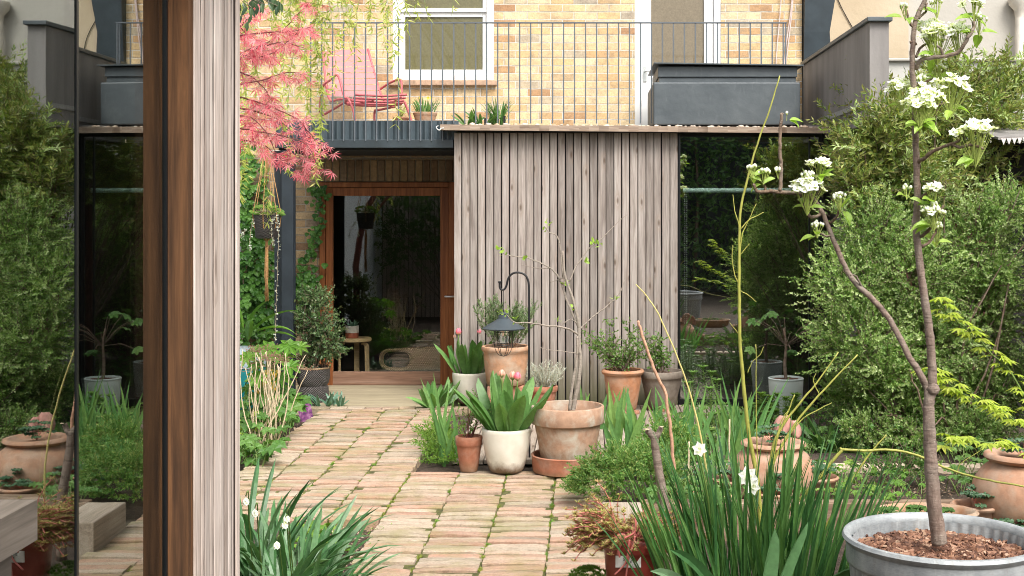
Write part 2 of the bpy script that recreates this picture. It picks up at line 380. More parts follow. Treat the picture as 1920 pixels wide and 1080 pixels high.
def paverM():
    m = M('old_clay_pavers'); rnd = m.island()
    c = m.ramp(rnd, [(0,(.37,.20,.14)),(.15,(.40,.31,.23)),(.3,(.47,.38,.29)),(.45,(.50,.28,.20)),(.55,(.34,.29,.22)),(.7,(.53,.42,.33)),(.85,(.45,.27,.19)),(1,(.27,.21,.155))])
    co = m.co((9,16,16)); c = m.mix(m.ramp(m.noise(1,8,.72,co), [(.38,0),(.72,.45)]), c, (.52,.47,.39))
    n2 = m.noise(75,6,.8); c = m.mix(1, c, m.ramp(n2, [(.3,.60),(.5,.98),(.7,1.16)]), 'MULTIPLY')
    moss = m.ramp(m.noise(2.6,6,.72), [(.46,0),(.66,.65)]); c = m.mix(moss, c, (.25,.24,.085))
    dk = m.ramp(m.noise(6.5,6,.75,m.co((1,3,1))), [(.54,0),(.72,.75)]); c = m.mix(dk, c, (.16,.12,.08))
    c = m.mix(1, c, (.93,.90,.86), 'MULTIPLY'); m.col(c); m.set(Roughness=.9); m.bump(m.noise(30,5,.7,m.co((1,2.5,2))), .7, .008); return m.m
MAT['paver'] = paverM()
MAT['joint'] = soilM('mossy_joint', (.045,.035,.018), (.17,.18,.045))
MAT['pane_refl'] = glassM('window_glass', .26, (.93,.96,.95))
MAT['pane_door'] = glassM('door_glass', .02, (.97,.98,.97))
MAT['pane_side'] = glassM('studio_glass', .20, (.55,.6,.58), .006, .012)
def reflPaintM(name, c1, c2):
    m = M(name); n = m.noise(60,4,.8); c = m.ramp(n, [(.3,c1),(.7,c2)]); m.col(c); m.set(Roughness=.7, Coat_Weight=1.0, Coat_Roughness=.01); return m.m
MAT['olive'] = reflPaintM('olive_painted_reflection', (.070,.062,.018), (.15,.135,.052)); MAT['olive2'] = reflPaintM('brown_painted_reflection', (.11,.085,.045), (.20,.155,.09))  # flat olive and brown tones stand in for foliage mirrored in the panes

# ================================================================ GROUND, PATHS
def ground():
    m = MB(); n = 90; x0,x1,y0,y1 = -3.6,4.4,3.0,11.6; vs=[]; fs=[]
    for j in range(n+1):
        for i in range(n+1):
            x = x0+(x1-x0)*i/n; y = y0+(y1-y0)*j/n
            e = min(1, min(i,n-i,j,n-j)/4)
            z = -.055+e*(.03*mnoise.noise(V((x*2.5,y*2.5,0)))+.012*mnoise.noise(V((x*11,y*11,3))))
            if x > .40 and 7.10 < y < 9.0: z += e*.12*min(1,(x-.40)*6)*min(1,(y-7.10)*6)*min(1,(9.0-y)*6)
            vs.append((x,y,z))
    for j in range(n):
        for i in range(n): a=j*(n+1)+i; fs.append((a,a+1,a+n+2,a+n+1))
    m.add(vs, fs)
    # outer apron to the horizon
    B = 80
    m.add([(-B,-B,-.055),(B,-B,-.055),(B,B,-.055),(-B,B,-.055),(x0,y0,-.055),(x1,y0,-.055),(x1,y1,-.055),(x0,y1,-.055)],
          [(0,1,5,4),(1,2,6,5),(2,3,7,6),(3,0,4,7)])
    return struct(m.build('ground', MAT['soil'], smooth=180))
ground()
def pavers(name, x0, x1, ya, yb, strips, seed, header=False):
    rng = random.Random(seed); m = MB(); w = (x1-x0)/strips
    for s in range(strips):
        y = ya; off = rng.uniform(-.02,.02)
        while y < yb-.02:
            p = rng.uniform(.058,.084)
            if rng.random() < .12: p *= .75
            g = rng.uniform(.006,.015); yy = min(y+p, yb)
            xa = x0+s*w+rng.uniform(.001,.010); xb = x0+(s+1)*w-rng.uniform(.001,.010)
            z = .0+rng.uniform(-.010,.006)
            t = rng.uniform(-.008,.008); q = .0028
            # one brick on edge, slightly skewed, chamfered top
            zt = z; sk = rng.uniform(-.005,.005); nx = 5
            vs = []; 
            for i in range(nx+1):
                u = i/nx; x = xa+(xb-xa)*u
                j0 = rng.uniform(-.0025,.0025); j1 = rng.uniform(-.0025,.0025); dz = rng.uniform(-.0015,.0015)+t*(u-.5)
                a0 = y+sk*(u-.5)+j0+g/2; a1 = yy+sk*(u-.5)+j1-g/2
                e = q*1.3 if i in (0,nx) else 0
                vs += [(x,a0,-.06),(x,a0,zt-q-e+dz),(x,a0+q,zt-e+dz),(x,a1-q,zt-e+dz),(x,a1,zt-q-e+dz),(x,a1,-.06)]
            fs = []
            for i in range(nx):
                b = i*6
                for k in range(5): fs.append((b+k,b+6+k,b+7+k,b+k+1)) 
            fs += [(0,1,2,3,4,5), tuple(nx*6+k for k in (5,4,3,2,1,0))]
            m.add(vs, fs); y += p
    if header:   # a row of bricks laid lengthwise closing the far end
        x = x0-.25
        while x < x1+.18:
            L = rng.uniform(.20,.225)*.72; m.bbox((x+.004,yb+.006,-.06),(x+L-.004,yb+.10,.004+rng.uniform(-.003,.003)),.006); x += L
    return struct(m.build(name, MAT['paver']))
pavers('front_path', -1.17, .12, 5.2, 8.57, 4, 3)
pavers('rear_path', -2.33, -1.172, 7.22, 11.22, 4, 7, True)
jb = MB(); jb.box((-1.165,5.25,-.05),(.115,8.55,-.012)); jb.box((-2.325,7.24,-.05),(-1.19,11.3,-.011)); struct(jb.build('path_bedding', MAT['joint']))
dk = MB(); x = -.95; rng = random.Random(5)
while x < 1.25:
    dk.bbox((x+.003,8.95+rng.uniform(-.01,.01),-.03),(x+.054,11.44,rng.uniform(-.002,.002)),.003); x += .057
struct(dk.build('timber_deck', MAT['deck']))
dj = MB(); dj.box((-.93,9.0,-.09),(1.24,11.43,-.034)); struct(dj.build('deck_bearers', MAT['dark']))
dl = MB(); y = 11.335
while y < 12.70:
    dl.bbox((-2.95,y+.002,-.04),(-1.20,y+.143,rng.uniform(-.001,.001)),.002); y += .145
struct(dl.build('door_landing', MAT['deck_door']))

# ================================================================ HOUSE
YW = 12.72
house = thing('brick_house', 'two storey yellow stock brick house at the back of the garden', 'house', (-.6, YW, 0))
w = MB(); XL, XR, TOP = -3.62, 2.14, 6.4
gd = (-2.655,-1.30,0,2.02); sw = (-1.93,-.92,3.03,4.75); bd = (.477,1.335,2.55,4.75)
def wallbox(x0,x1,z0,z1): w.box((x0,YW,z0),(x1,YW+.28,z1))
# ground storey handled by shaded_stock_brick part below z=2.3
wg = MB()
for a in ((XL,gd[0],-.1,2.29),(gd[0],gd[1],2.24,2.29),(gd[1],XR,-.1,2.29)): wg.box((a[0],YW,a[2]),(a[1],YW+.28,a[3]))
wg.build('ground_floor_wall', MAT['stock_dark'], house)
for a in ((XL,sw[0],2.29,TOP),(sw[0],sw[1],2.29,sw[2]),(sw[0],sw[1],sw[3],TOP),(sw[1],bd[0],2.29,TOP),(bd[0],bd[1],2.29,bd[2]),(bd[0],bd[1],bd[3],TOP),(bd[1],XR,2.29,TOP)): wallbox(*a)
w.box((XL,YW+.28,2.29),(XL+.25,YW+6,TOP)); w.box((XR-.25,YW+.28,2.29),(XR,YW+6,TOP))
w.build('wall', MAT['stock'], house)
ln = MB(); x = gd[0]-.02; rng = random.Random(2)
while x < gd[1]:
    ln.bbox((x+.005,YW-.012+rng.uniform(0,.006),2.025),(x+.068,YW+.2,2.236),.004); x += .075
solM = M('lintel_brick'); c = solM.ramp(solM.island(), [(0,(.13,.075,.04)),(.4,(.26,.16,.08)),(.7,(.34,.22,.11)),(1,(.18,.12,.075))]); c = solM.mix(1,c,solM.ramp(solM.noise(35,4),[(.3,.7),(.7,1.15)]),'MULTIPLY'); solM.col(c); solM.set(Roughness=.9)
ln.build('brick_lintel', solM.m, house)
lm = MB(); lm.box((gd[0]-.02,YW+.004,2.022),(gd[1],YW+.19,2.24)); lm.build('lintel_mortar', plain('lintel_mortar',(.25,.21,.16),.9), house)
rf = MB(); rf.add([(XL-.2,YW-.3,TOP),(XR+.2,YW-.3,TOP),(XR+.2,YW+6.3,TOP),(XL-.2,YW+6.3,TOP),(XL-.2,YW+3,TOP+1.9),(XR+.2,YW+3,TOP+1.9)],[(0,1,5,4),(2,3,4,5),(1,2,5),(3,0,4),(0,3,2,1)]); rf.build('roof', plain('slate',(.07,.075,.085),.6), house)
# rooms (real dark interior)
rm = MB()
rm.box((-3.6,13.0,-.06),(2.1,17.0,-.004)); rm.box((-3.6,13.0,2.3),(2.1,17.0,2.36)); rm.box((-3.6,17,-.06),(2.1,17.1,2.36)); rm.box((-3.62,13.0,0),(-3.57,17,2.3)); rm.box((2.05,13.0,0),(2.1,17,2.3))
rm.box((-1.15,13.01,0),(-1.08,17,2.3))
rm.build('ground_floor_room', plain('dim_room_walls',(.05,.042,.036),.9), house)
# garden door
gx0,gx1,gz0,gz1 = -2.65,-1.31,.0,2.015; Yd = YW-.03
fr = MB(); fr.box((gx0,Yd,gz0),(gx0+.055,Yd+.14,gz1)); fr.box((gx0+.0555,Yd,gz1-.05),(gx1-.0555,Yd+.14,gz1)); fr.box((gx1-.055,Yd,gz0),(gx1,Yd+.14,gz1))
fr.build('garden_door_frame', MAT['door_wood'], house, bevel=.004)
dr = MB(); dx0, dx1 = gx0+.058, gx1-.058
dr.box((dx0,Yd+.018,.0),(dx0+.07,Yd+.08,gz1-.053)); dr.box((dx1-.085,Yd+.018,.0),(dx1,Yd+.08,gz1-.053)); dr.box((dx0+.0705,Yd+.019,gz1-.135),(dx1-.0855,Yd+.08,gz1-.054))
door = dr.build('garden_door', MAT['door_wood'], house, bevel=.003)
br = MB(); br.box((dx0+.0705,Yd+.017,.004),(dx1-.0855,Yd+.082,.133)); br.build('bottom_rail', MAT['sill_wood'], door, bevel=.003)
pn = MB(); pn.box((dx0+.0705,Yd+.045,.133),(dx1-.0855,Yd+.053,gz1-.135)); pn.build('pane', MAT['pane_door'], door)
hd = MB(); hx = dx1-.032; hd.tube([(hx,Yd+.018,.885),(hx,Yd-.035,.885),(hx+.012,Yd-.04,.885),(hx+.10,Yd-.04,.885)],.009,8); hd.build('handle', plain('brushed_steel',(.55,.55,.55),.3,1), door, smooth=40)
jm = MB(); jm.box((gx1+.002,YW-.02,0),(gx1+.075,YW+.1,2.02)); jm.build('side_post', MAT['slat'], house)
# sash window
wn = MB(); x0,x1,z0,z1 = sw; Yf = YW+.03
for a in ((x0,x0+.075,z0,z1),(x1-.075,x1,z0,z1),(x0+.0755,x1-.0755,z0,z0+.06),(x0+.0755,x1-.0755,z1-.07,z1)): wn.box((a[0],Yf-.02,a[2]),(a[1],Yf+.09,a[3]))
win = wn.build('sash_window', MAT['white'], house, bevel=.004)
ws = MB(); mid = 3.71
for a in ((x0+.076,x0+.118,z0+.061,mid),(x1-.118,x1-.076,z0+.061,mid),(x0+.1185,x1-.1185,z0+.061,z0+.11),(x0+.1185,x1-.1185,mid-.045,mid)): ws.box((a[0],Yf+.02,a[2]),(a[1],Yf+.06,a[3]))
ws.build('lower_sash', MAT['white'], win, bevel=.003)
ws = MB()
for a in ((x0+.076,x0+.115,mid+.002,z1-.071),(x1-.115,x1-.076,mid+.002,z1-.071),(x0+.1155,x1-.1155,mid+.002,mid+.04),(x0+.1155,x1-.1155,z1-.11,z1-.071)): ws.box((a[0],Yf-.004,a[2]),(a[1],Yf+.035,a[3]))
ws.build('upper_sash', MAT['white'], win, bevel=.003)
pn = MB(); pn.box((x0+.118,Yf+.035,z0+.11),(x1-.118,Yf+.045,mid-.045)); pn.box((x0+.115,Yf+.012,mid+.04),(x1-.115,Yf+.02,z1-.11)); pn.build('pane', MAT['olive'], win)
sl = MB(); sl.box((x0-.03,YW-.06,z0-.055),(x1+.03,YW+.02,z0-.003)); sl.build('sill', plain('worn_stone_sill',(.42,.28,.19),.85,0,.3,25,.3), win, bevel=.006)
# balcony door
x0,x1,z0,z1 = bd; bw = MB()
for a in ((x0,x0+.07,z0,z1),(x1-.07,x1,z0,z1),(x0+.0705,x1-.0705,z1-.07,z1)): bw.box((a[0],Yf-.02,a[2]),(a[1],Yf+.09,a[3]))
bwo = bw.build('balcony_door_frame', MAT['white'], house, bevel=.004)
bw = MB()
for a in ((x0+.072,x0+.165,z0+.02,z1-.072),(x1-.165,x1-.072,z0+.02,z1-.072),(x0+.1655,x1-.1655,z0+.02,3.17),(x0+.1655,x1-.1655,z1-.17,z1-.072)): bw.box((a[0],Yf+.01,a[2]),(a[1],Yf+.055,a[3]))
bdo = bw.build('balcony_door', MAT['white'], house, bevel=.003)
pn = MB(); pn.box((x0+.1655,Yf+.03,3.17),(x1-.1655,Yf+.038,z1-.17)); pn.build('pane', MAT['olive2'], bdo)
hp = MB(); hp.box((x0+.085,Yf-.001,3.02),(x0+.12,Yf+.009,3.17)); hp.tube([(x0+.102,Yf+.003,3.12),(x0+.102,Yf-.045,3.12),(x0+.18,Yf-.045,3.12)],.008,8); hp.build('handle', plain('pale_metal',(.6,.62,.6),.35,.8), bdo, smooth=40)
# cables
cb = MB()
for a,b_,dx in ((2.02,1.92,.02),(1.93,1.84,0),(2.08,1.9,-.03)): cb.tube(smoothpath([(a,YW-.02,4.6),(a+dx,YW-.03,3.9),((a+b_)/2,YW-.02,3.3),(b_,YW-.02,2.56)],5),.006,6)
cb.build('wall_cables', plain('pinkish_cable',(.62,.50,.46),.6), house, smooth=180)
# balcony structure
bs = MB(); bs.box((-2.78,11.55,2.28),(-1.20,12.72,2.50)); bs.build('balcony_slab', MAT['dark'], house)
bf = MB(); bf.box((-2.80,11.50,2.30),(-1.20,11.55,2.375)); bf.build('balcony_beam', MAT['fascia'], house, bevel=.004)
bc = MB(); x = -2.80
while x < -1.21:
    bc.add([(x,11.535,2.376),(x+.025,11.512,2.376),(x+.0375,11.512,2.376),(x+.0625,11.535,2.376),(x,11.535,2.545),(x+.025,11.512,2.545),(x+.0375,11.512,2.545),(x+.0625,11.535,2.545)],[(0,1,5,4),(1,2,6,5),(2,3,7,6)]); x += .066
bc.box((-2.80,11.536,2.376),(-1.2,11.549,2.545))
bc.build('corrugated_fascia', plain('blue_grey_corrugated',(.055,.075,.088),.4,0,.25,4), house)
bt = MB(); bt.box((-2.78,11.551,2.501),(-1.20,12.72,2.55)); bt.build('balcony_floor', MAT['felt'], house)
co_ = MB(); co_.box((-2.745,11.52,-.05),(-2.64,11.535,2.28)); co_.box((-2.745,11.60,-.05),(-2.64,11.615,2.28)); co_.box((-2.70,11.536,-.05),(-2.685,11.599,2.28)); co_.box((-2.84,11.64,-.05),(-2.76,11.72,2.28)); co_.build('balcony_column', MAT['steel'], house)

# railing
rl = thing('balcony_railing', 'grey metal balcony railing of thin vertical bars and flat top rail', 'railing', (-.35,11.5,2.4))
tr = MB(); tr.box((-2.49,11.505,3.42),(1.80,11.525,3.432)); tr.build('top_rail', MAT['rail'], rl)
def bar(x, y, z0=2.36):
    b = MB(); b.box((x-.006,y-.006,z0),(x+.006,y+.006,3.4195)); b.build('bar', MAT['rail'], rl)
x = -2.48; k = 0
while x < 1.80:
    bar(x, 11.515 if x > -1.2 else 11.50, 2.36 if x < -1.2 else (3.055 if x > .59 else 2.52)); x += .0988
bar(1.79, 11.515, 3.045)

# ================================================================ EXTENSION (slatted box, window, roof)
YE = 11.5
ex = thing('timber_extension', 'single storey extension clad in grey vertical timber slats with a large dark window', 'extension', (.4,YE,0))
cl = MB(); x = -1.19; rng = random.Random(11)
while x < .815:
    wd = rng.uniform(.0585,.066); cl.bbox((x,YE-.0+rng.uniform(-.003,.003),-.02),(x+wd,YE+.026,2.435),.002); x += .0719
y = YE+.04
while y < 12.68: cl.box((-1.19,y,-.02),(-1.163,y+.06,2.435)); y += .072
cl.build('slat_cladding', MAT['slat_box'], ex)
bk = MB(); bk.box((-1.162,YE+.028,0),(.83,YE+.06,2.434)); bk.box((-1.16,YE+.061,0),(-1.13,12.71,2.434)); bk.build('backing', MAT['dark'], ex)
ed = MB(); ed.box((.826,YE-.004,-.02),(.842,YE+.08,2.435)); ed.build('window_jamb', MAT['gasket'], ex)
pr = MB()
N = 40
for i in range(N):
    xa = -1.30+i*(3.52/N); pr.add([(xa,11.36,2.452-.0085*(xa+1.3)),(xa+3.52/N,11.36,2.452-.0085*(xa+3.52/N+1.3)),(xa+3.52/N,11.62,2.46),(xa,11.62,2.46),(xa,11.36,2.502-.0085*(xa+1.3)),(xa+3.52/N,11.36,2.502-.0085*(xa+3.52/N+1.3)),(xa+3.52/N,11.62,2.50),(xa,11.62,2.50)],[(0,3,2,1),(4,5,6,7),(0,1,5,4)]+([(3,0,4,7)] if i==0 else []))
pr.build('roof_edge_plank', MAT['plank'], ex)
rb = MB(); rb.box((-1.195,11.625,2.437),(2.2,12.715,2.51)); rb.build('roof', MAT['felt'], ex)
wf = MB(); wf.box((.842,YE+.02,2.40),(2.09,YE+.1,2.436)); wf.box((.842,YE+.02,-.02),(2.09,YE+.1,.04)); wf.box((2.09,YE+.02,-.02),(2.13,YE+.1,2.436)); wf.box((2.0,YE+.025,.041),(2.014,YE+.06,2.399)); we = wf.build('window_frame', MAT['gasket'], ex)
pn = MB(); pn.box((.843,YE+.035,.041),(2.089,YE+.047,2.399)); pn.build('window_pane', MAT['pane_refl'], ex)
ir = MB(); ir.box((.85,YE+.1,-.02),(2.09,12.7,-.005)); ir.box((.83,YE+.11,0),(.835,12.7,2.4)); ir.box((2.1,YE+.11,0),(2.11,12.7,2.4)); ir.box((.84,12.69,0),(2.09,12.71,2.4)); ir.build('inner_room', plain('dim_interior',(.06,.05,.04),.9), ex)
rbld = thing('roller_blind', 'pale green roller blind rolled up behind the glass of the dark window', 'blind', (1.3,YE+.1,1.9))
q = MB(); q.tube([(.87,YE+.085,1.92),(2.05,YE+.085,1.92)],.022,12); q.build('roll', plain('pale_green_roller',(.62,.80,.72),.5), rbld, smooth=60)
q = MB()
for zz in range(0,60): 
    for dx in (0,.018): q.obox((.888+dx,YE+.075,1.90-.02*zz),V((.0022,0,0)),V((0,.0022,0)),V((0,0,.006)))
q.build('bead_chain', plain('white_beads',(.7,.7,.66),.4), rbld)
# pebbles along the roof edge
def pebble(i, loc, s, m, root=None):
    bm = bmesh.new(); bmesh.ops.create_icosphere(bm, subdivisions=2, radius=1)
    for v in bm.verts:
        k = 1+.25*mnoise.noise(v.co*1.3+V((i*7,0,0))); v.co = V((v.co.x*k*s, v.co.y*k*s*.8, max(-.45,v.co.z)*k*s*.5))
    me = bpy.data.meshes.new('pebble'); bm.to_mesh(me); bm.free()
    for p in me.polygons: p.use_smooth = True
    me.materials.append(m); o = bpy.data.objects.new('pebble', me); C.objects.link(o); o.location = loc; return o
pebM = M('pebble_stone'); oi = pebM.n('ShaderNodeObjectInfo').outputs['Random']; c = pebM.ramp(oi, [(0,(.50,.36,.24)),(.35,(.62,.50,.38)),(.6,(.50,.43,.36)),(1,(.72,.64,.54))]); c = pebM.mix(1,c,pebM.ramp(pebM.noise(60,4),[(.3,.8),(.7,1.1)]),'MULTIPLY'); pebM.col(c)
rng = random.Random(9); kinds = [pebble(i,(0,0,0),.022,pebM.m) for i in range(5)]
placed = 0
xs = []
x = -1.08
while x < 2.05: xs.append(x); x += rng.uniform(.022,.085)
for i, x in enumerate(xs):
    src = kinds[i%5]; o = src if i < 5 else src.copy()
    if i >= 5: C.objects.link(o)
    s = rng.uniform(.5,1.15)*(1.35 if x < -.75 else 1)
    o.location = (x, 11.375+rng.uniform(0,.04 if x > .55 else .13), 2.5-.0085*(x+1.3)+.006*s+ (.001)); o.scale = (s*rng.uniform(.8,1.4),s,s*rng.uniform(.7,1.3)); o.rotation_euler = (0,0,rng.uniform(0,6))
    tag(o, 'small tan pebble lying along the plank edge of the extension roof', 'pebble', 'pebbles along the extension roof edge')
# skylight
sk = thing('roof_skylight_box', 'dark slate grey box with overhanging lid standing on the extension roof', 'skylight', (1.27,11.7,2.51))
q = MB(); q.box((.595,11.44,2.502),(1.91,12.5,2.885)); q.build('box', MAT['lead'], sk, bevel=.012)
q = MB(); q.box((.65,11.50,2.886),(1.88,12.45,2.935)); q.box((.64,11.485,2.936),(1.89,12.46,3.03)); q.build('kerb', MAT['lead'], sk, bevel=.004)
q = MB(); q.add([(.60,11.42,3.050),(1.94,11.44,3.031),(1.94,12.5,3.031),(.60,12.5,3.050),(.60,11.42,3.060),(1.94,11.44,3.042),(1.94,12.5,3.042),(.60,12.5,3.060)],[(0,3,2,1),(4,5,6,7),(0,1,5,4),(1,2,6,5),(2,3,7,6),(3,0,4,7)]); q.build('lid', MAT['lead'], sk)
# parapet
pp = thing('parapet_wall', 'grey rendered parapet wall with dark coping beside the skylight box', 'wall', (2.19,11,0))
q = MB(); q.box((2.145,9.70,2.40),(2.29,12.70,3.17)); q.box((2.26,11.2,-.1),(2.40,12.7,2.399)); q.build('wall', MAT['felt'], pp)
q = MB(); q.box((2.12,9.66,3.171),(2.31,12.70,3.205)); q.build('coping', MAT['lead'], pp, bevel=.005)
q = MB(); q.obox((2.136,11.2,2.56),V((.006,0,0)),V((0,1.45,0)),V((0,0,.02))); q.build('flashing', plain('flashing_strip',(.3,.3,.29),.6,0,.2,40), pp)
# neighbours
nb = thing('rendered_house', 'beige and pale grey rendered house beyond the right hand wall', 'house', (5,14,0))
q = MB(); q.box((2.45,13.6,0),(3.42,18,7.5)); q.build('beige_wall', MAT['beige'], nb)
q = MB(); q.box((3.422,13.7,0),(9,18,7.5)); q.build('grey_wall', MAT['palegrey'], nb)
q = MB(); q.tube([(4.60,13.6,0),(4.60,13.6,3.78)],.045,12); q.tube([(4.60,13.6,3.78),(4.60,13.6,3.86),(4.60,13.6,3.92),(4.6,13.6,4.0)],[.045,.06,.11,.12],12); q.tube([(4.68,13.65,0),(4.68,13.65,7)],.012,6); q.build('down_pipe', plain('cream_pipe',(.68,.64,.56),.5), nb, smooth=50)
q = MB(); q.tube(smoothpath([(2.62,13.59,4.1),(2.70,13.59,3.9),(2.86,13.59,3.6),(2.9,13.59,3.45)],4),.005,4); q.build('crack_line', MAT['dark'], nb)
dp = thing('dark_pipe_stack', 'dark painted pipe stack on the corner of the brick house', 'pipe', (2.3,13,2.5))
q = MB(); q.box((2.142,12.66,2.52),(2.42,12.9,3.05)); q.build('lower_boxing', MAT['lead'], dp, bevel=.01)
q = MB(); q.add([(2.15,12.70,3.051),(2.44,12.70,3.051),(2.44,12.9,3.051),(2.15,12.9,3.051),(2.15,12.64,3.5),(2.40,12.64,3.5),(2.40,12.9,3.5),(2.15,12.9,3.5),(2.15,12.60,3.9),(2.46,12.60,3.9),(2.46,12.9,3.9),(2.15,12.9,3.9)],[(0,1,5,4),(1,2,6,5),(2,3,7,6),(3,0,4,7),(4,5,9,8),(5,6,10,9),(6,7,11,10),(7,4,8,11),(8,9,10,11)]); q.build('upper_boxing', MAT['fascia'], dp)
ww = thing('white_garden_wall', 'tall flaking white painted garden wall on the right behind the shrubs', 'wall', (5,12,0))
q = MB(); q.box((2.55,11.9,0),(9,12.15,3.12)); q.build('wall', MAT['whitewall'], ww)
q = MB(); q.box((2.55,11.86,3.121),(9,12.2,3.15)); q.build('coping', MAT['palegrey'], ww, bevel=.01)
q = MB(); q.tube(smoothpath([(3.75,11.88,3.1),(3.86,11.88,2.8),(3.98,11.88,2.6),(4.0,11.88,2.4)],4),.005,4); q.build('hanging_wire', MAT['dark'], ww)
# right boundary: old brick wall and lean-to
rw = thing('old_brick_wall', 'crumbling red brick boundary wall showing through the shrubs on the right', 'wall', (3.45,9,0))
q = MB(); q.box((3.30,5.0,-.1),(3.55,9.6,1.75)); q.build('wall', MAT['redbrick'], rw)
q = MB(); q.box((3.28,5,1.751),(3.57,9.6,1.80)); q.build('coping', plain('cream_coping',(.5,.45,.36),.9), rw, bevel=.01)
sh = thing('dark_lean_to', 'dark lean-to with a jagged edged roof at the far right', 'shed', (3.6,10.4,0))
q = MB(); q.box((2.75,10.6,-.1),(5.5,11.0,2.30)); q.build('wall', MAT['dark'], sh)
q = MB(); q.add([(3.2,9.95,2.29),(5.5,9.95,2.40),(5.5,11,2.55),(3.2,11,2.46),(3.2,9.95,2.31),(5.5,9.95,2.42),(5.5,11,2.57),(3.2,11,2.48)],[(0,3,2,1),(4,5,6,7),(0,1,5,4),(3,0,4,7)]); q.build('roof', MAT['felt'], sh)
q = MB()
for i in range(52):
    x = 3.22+i*.042; z = 2.29+(x-3)*.048; q.add([(x,9.945,z),(x+.04,9.945,z),(x+.02,9.945,z-.05),(x,9.949,z),(x+.04,9.949,z),(x+.02,9.949,z-.05)],[(0,2,1),(3,4,5),(0,1,4,3),(1,2,5,4),(2,0,3,5)])
q.build('jagged_edge', plain('pale_zigzag',(.6,.55,.52),.6), sh)
fn = thing('left_boundary_wall', 'pale blue white wall along the left edge of the garden', 'wall', (-3.5,9,0))
q = MB(); q.box((-3.62,4.0,-.1),(-3.40,12.6,2.15)); q.build('wall', MAT['leftwall'], fn)
# red brown fence behind the right shrubs
ff = thing('dark_board_fence', 'dark reddish brown board fence behind the right shrubs', 'fence', (2.8,10.6,0))
q = MB(); x = 2.41; rng = random.Random(3)
while x < 3.3: q.box((x,10.48,-.1),(x+.095,10.5+rng.uniform(0,.01),1.8)); x += .1
q.build('boards', woodM('red_brown_board',[(.3,(.08,.03,.025)),(.6,(.16,.07,.055)),(.8,(.24,.13,.10))],'Z'), ff)
# back hedge and fence behind the viewer (seen in the window reflections)
hb = thing('rear_fence', 'grey brown board fence closing the garden behind the viewer', 'fence', (0,-4,0))
q = MB(); x = -6
while x < 7: q.box((x,-4.05,-.1),(x+.145,-4.0+rng.uniform(0,.02),2.2)); x += .15
q.build('boards', MAT['slat'], hb)

# ================================================================ STUDIO at the left
XS = -1.217
st = thing('garden_studio', 'timber garden studio with large glass panes and pale slatted end beside the viewer', 'studio', (-1.6,3.9,0))
q = MB()
rng = random.Random(21); y = 3.742; gp = MB()
for k_,(wd,dx) in enumerate(((.058,.002),(.026,.001),(.044,.003),(.030,.0),(.060,.003),(.036,.001),(.034,.0025),(.028,.001),(.022,.0),(.040,.003))):
    n_ = 30; vs=[]; fs=[]; y1 = y+wd
    for i in range(n_+1):
        z_ = -.05+2.8*i/n_; j0=rng.uniform(-.0012,.0012); j1=rng.uniform(-.0012,.0012); xx=-1.1475+dx+rng.uniform(-.0006,.0006)
        vs += [(-1.17,y+j0,z_),(xx-.002,y+j0,z_),(xx,y+j0+.004,z_),(xx,y1+j1-.003,z_),(-1.17,y1+j1,z_)]
    for i in range(n_):
        b_=i*5
        for k in range(4): fs.append((b_+k,b_+k+1,b_+6+k,b_+5+k))
    q.add(vs,fs)
    g_ = .010 if k_ != 8 else .026
    gp.box((-1.168,y1-.002,-.05),(-1.1485-(.0 if k_!=8 else .001),y1+g_+.002,2.749)); y = y1+g_  # dark strips fill the gaps to paint the shade between slats
ye = y-.01
x = -1.165
while x > -4.3:
    q.box((x-.06,ye-.02,-.05),(x,ye+.006+rng.uniform(0,.004),2.75)); x -= .072
MAT['slat_pale'] = woodM('pale_sawn_batten', [(.2,(.28,.21,.17)),(.42,(.50,.41,.35)),(.6,(.64,.55,.49)),(.8,(.74,.67,.60))], 'Z', isl=.32, ks=(0,8,1.2), bump=.7)
q.build('slat_cladding', MAT['slat_pale'], st)
q = gp; q.box((-1.225,3.76,-.05),(-1.1715,ye-.022,2.74)); q.box((-4.3,ye-.06,-.05),(-1.226,ye-.022,2.74)); q.build('backing', plain('dark_backing_and_gap_shade',(.03,.016,.010),.9), st)
q = MB(); q.box((XS+.001,3.725,-.05),(-1.1495,3.7395,2.74)); q.box((XS+.004,3.700,-.05),(-1.152,3.7245,2.74)); q.build('corner_post', MAT['frame_brown'], st)
q = MB(); q.box((XS-.004,3.690,-.05),(XS+.0065,3.6995,2.74)); q.build('glass_gasket', MAT['gasket'], st)
q = MB(); q.box((XS-.012,3.06,-.02),(XS,3.70,2.73)); q.build('glass_pane', MAT['pane_side'], st)
PANE_ROT = 1.7
q = MB(); a = R(PANE_ROT); dy = V((-math.sin(a),-math.cos(a),0)); q.obox(V((XS-.006,3.045,1.355))+dy*.6, V((.006,0,0)), dy*.6, V((0,0,1.375))); q.build('glass_pane', MAT['pane_side'], st)
q = MB(); q.box((XS-.02,3.047,-.02),(XS+.003,3.0595,2.73)); q.build('pane_joint', MAT['gasket'], st)
q = MB(); q.box((-4.35,1.4,2.751),(-1.0,4.30,2.95)); q.build('roof', MAT['felt'], st)
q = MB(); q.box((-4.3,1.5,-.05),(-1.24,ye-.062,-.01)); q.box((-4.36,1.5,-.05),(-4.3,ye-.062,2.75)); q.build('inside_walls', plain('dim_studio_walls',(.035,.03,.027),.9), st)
bn = thing('timber_workbench', 'thick grey timber bench corner at the lower left in front of the glass pane', 'bench', (-1.3,1.7,-.05))
MAT['bench'] = woodM('oak_bench', [(.25,(.08,.066,.052)),(.5,(.155,.13,.105)),(.8,(.23,.20,.17))], 'Y', isl=.1)
q = MB(); q.box((-1.75,1.2,1.19),(-.944,2.2,1.259)); q.build('top', MAT['bench'], bn)
